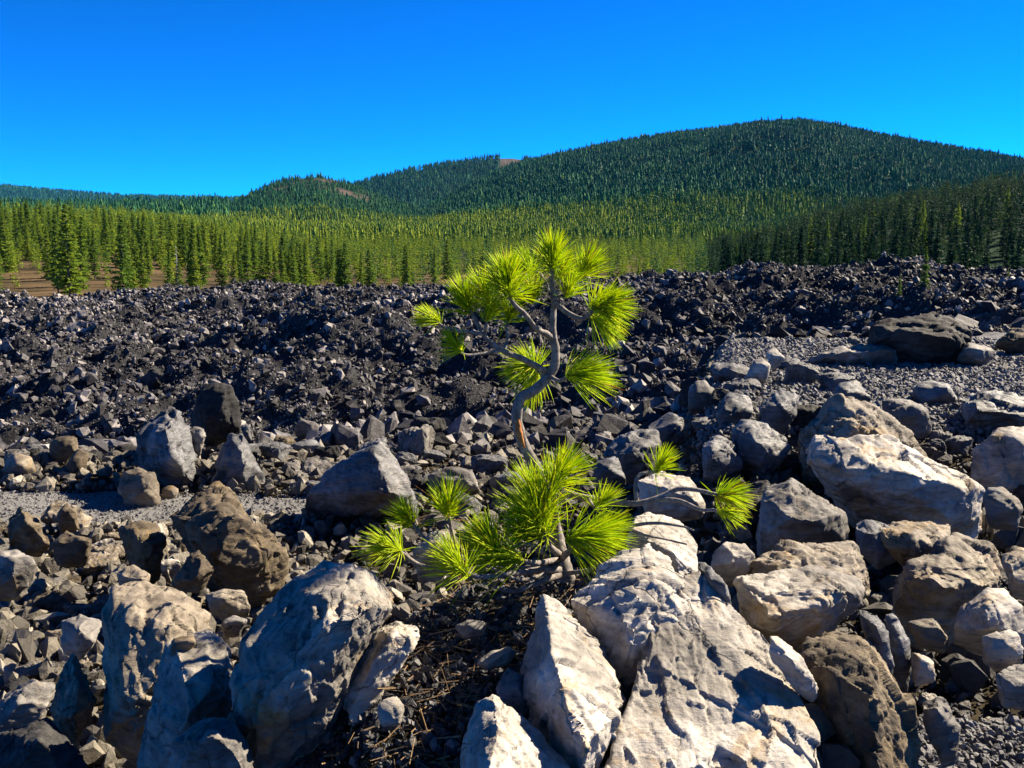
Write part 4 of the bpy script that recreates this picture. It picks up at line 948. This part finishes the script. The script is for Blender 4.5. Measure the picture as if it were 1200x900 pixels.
# forest mass
def cone_tpl(g, layers, sides, width):
    V, Fq, T = [], [], []
    for l in range(layers):
        t0 = .08 + .92 * l / layers; t1 = min(1.0, t0 + 1.55 / layers); R = width * (1 - t0) ** .8 + .012; b = len(V)
        for s in range(sides):
            a = 2 * math.pi * (s + .5 * (l % 2)) / sides; rr = R * g.uniform(.55, 1.2); V.append((rr * math.cos(a), rr * math.sin(a), t0 + g.normal(0, .02))); T.append(g.normal(0, .06))
        V.append((g.normal(0, .006), g.normal(0, .006), t1)); T.append(.08)
        Fq += [(b + s, b + (s + 1) % sides, b + sides) for s in range(sides)]
    return np.array(V), np.array(Fq), np.array(T)
FLAB = ['green pine forest behind the front row at left and middle', 'backlit forest covering the right-hand ridge, shade put into its green', 'bright green forest carpet in the valley below the hills', 'blue-green forest covering the big rounded hill and the knoll', 'forest on the ridge behind the knoll', 'bluish forest on the farthest ridge at the left']
def forest(name, P, hgt, tint, tpls, mat):
    Vs, Fs, Ts = [], [], []; base = 0; wh = g.integers(0, len(tpls), len(P))
    for k, (V, Fq, T) in enumerate(tpls):
        i = np.where(wh == k)[0]; a = g.uniform(0, 6.28, len(i)); ca, sa = np.cos(a)[:, None], np.sin(a)[:, None]; sw = g.uniform(.8, 1.25, len(i))[:, None] * hgt[i][:, None]
        W = np.stack([(V[None, :, 0] * ca - V[None, :, 1] * sa) * sw, (V[None, :, 0] * sa + V[None, :, 1] * ca) * sw, V[None, :, 2] * hgt[i][:, None]], -1) + P[i][:, None]
        Vs.append(W.reshape(-1, 3)); Fs.append((Fq[None] + (base + np.arange(len(i)) * len(V))[:, None, None]).reshape(-1, Fq.shape[1])); Ts.append(np.clip(tint[i][:, None] + T[None] - (T.mean()), 0, 1).ravel()); base += len(i) * len(V)
    return tag(link(name, mesh_np(name, np.vstack(Vs), np.vstack(Fs), [mat], False, dict(tint=np.concatenate(Ts)))), FLAB.pop(0), 'forest', kind='stuff')
mid_t = [conifer(g, 20, 6, 2, w_, .1, 0, .05) for w_ in (.16, .14, .19, .13, .17)]
def ftint(x, y, px, sc=80.):
    rt = S(800, 850, px) * (1 - S(560, 640, y))  # right ridge: its backlit shade goes into the tint
    return rt * np.clip(.25 + .55 * S(440, 520, y) + g.normal(0, .22, len(x)), 0, .9) + (1 - rt) * np.clip(np.interp(px, [0, 300, 700, 850, 1200], [.80, .84, .76, .62, .50]) * (1 - S(880, 1150, y)) + .46 * S(880, 1150, y) + .3 * n2(x, y, sc, 2, 3.) + g.normal(0, .16, len(x)), .02, .98)  # ridge crest tinted lighter for sun on its tops
for sel, mm in ((rest[npx[rest] <= 830], M['wood_far']), (rest[npx[rest] > 830], M['shade_green'])): forest('forest', np.stack([nx[sel], ny[sel], nz[sel]], 1), nh[sel], ftint(nx[sel], ny[sel], npx[sel]), mid_t, mm)
fx, fy, fpx = sample(42000, -420, 1620, 540, 1000); fz = height(fx, fy) - .2
fh = g.uniform(5.5, 10.5, len(fx)); k = g.random(len(fx)) > bare_mask(fpx, fy, fx) * .8
mt2 = [cone_tpl(g, 6, 7, w_) for w_ in (.19, .16, .22, .17)]
forest('forest', np.stack([fx, fy, fz], 1)[k], fh[k], ftint(fx, fy, fpx)[k], mt2, M['wood_far'])
far_t = [cone_tpl(g, 4, 6, w_) for w_ in (.22, .19, .26, .2)]
fx, fy, fpx = sample(125000, -420, 1620, 960, 2080); fz = height(fx, fy) - .3; fh = g.uniform(5, 12, len(fx)) * np.where(g.random(len(fx)) < .08, 1.45, 1) * np.where((fpx > 270) & (fpx < 520) & (fy < 1450), .62, 1)
k = g.random(len(fx)) > bare_mask(fpx, fy, fx) * .97
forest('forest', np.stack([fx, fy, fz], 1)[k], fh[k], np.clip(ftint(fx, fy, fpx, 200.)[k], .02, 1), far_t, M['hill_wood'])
fx, fy, fpx = sample(26000, -420, 1000, 2080, 2960); fz = height(fx, fy) - .3; fh = g.uniform(9, 18, len(fx)); k = (bare_mask(fpx, fy, fx) < .5)
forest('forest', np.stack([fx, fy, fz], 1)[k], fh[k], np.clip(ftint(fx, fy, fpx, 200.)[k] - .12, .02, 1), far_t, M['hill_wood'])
fx, fy, fpx = sample(19000, -420, 520, 3900, 6050); fz = height(fx, fy) - .3; fh = g.uniform(14, 26, len(fx))
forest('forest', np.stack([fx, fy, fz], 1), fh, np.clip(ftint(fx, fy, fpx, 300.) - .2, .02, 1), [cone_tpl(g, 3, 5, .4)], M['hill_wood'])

# pebbles of the mound
n = 9000; x = g.normal(-.1, .33, n); y = g.normal(1.85, .35, n); k = (y > 1.3) & (np.abs(x) < .8); x, y = x[k], y[k]
scatter('pebbles', np.stack([x, y, height(x, y) + .035 + .012 * g.random(len(x))], 1), .004 + .018 * g.random(len(x)) ** 4, np.clip(.42 + g.normal(0, .25, len(x)), .02, .98), low, M['pebble'], g)
# ------------------------------------------------------------------ the air
hz = bpy.data.materials.new('haze'); hz.use_nodes = True; ht = hz.node_tree; ht.nodes.clear()
pv = ht.nodes.new('ShaderNodeVolumePrincipled'); pv.inputs['Color'].default_value = (.08, .48, .95, 1); pv.inputs['Density'].default_value = .000018; pv.inputs['Anisotropy'].default_value = 0
ho = ht.nodes.new('ShaderNodeOutputMaterial'); ht.links.new(pv.outputs[0], ho.inputs['Volume'])
bm = bmesh.new(); bmesh.ops.create_cube(bm, size=1)
for v in bm.verts: v.co = (v.co.x * 18600, v.co.y * 18600, -900 if v.co.z < 0 else 560)
me = bpy.data.meshes.new('haze'); bm.to_mesh(me); bm.free(); me.materials.append(hz); tag(link('haze', me), 'thin blue air over the lava field and hills', 'haze', kind='stuff')
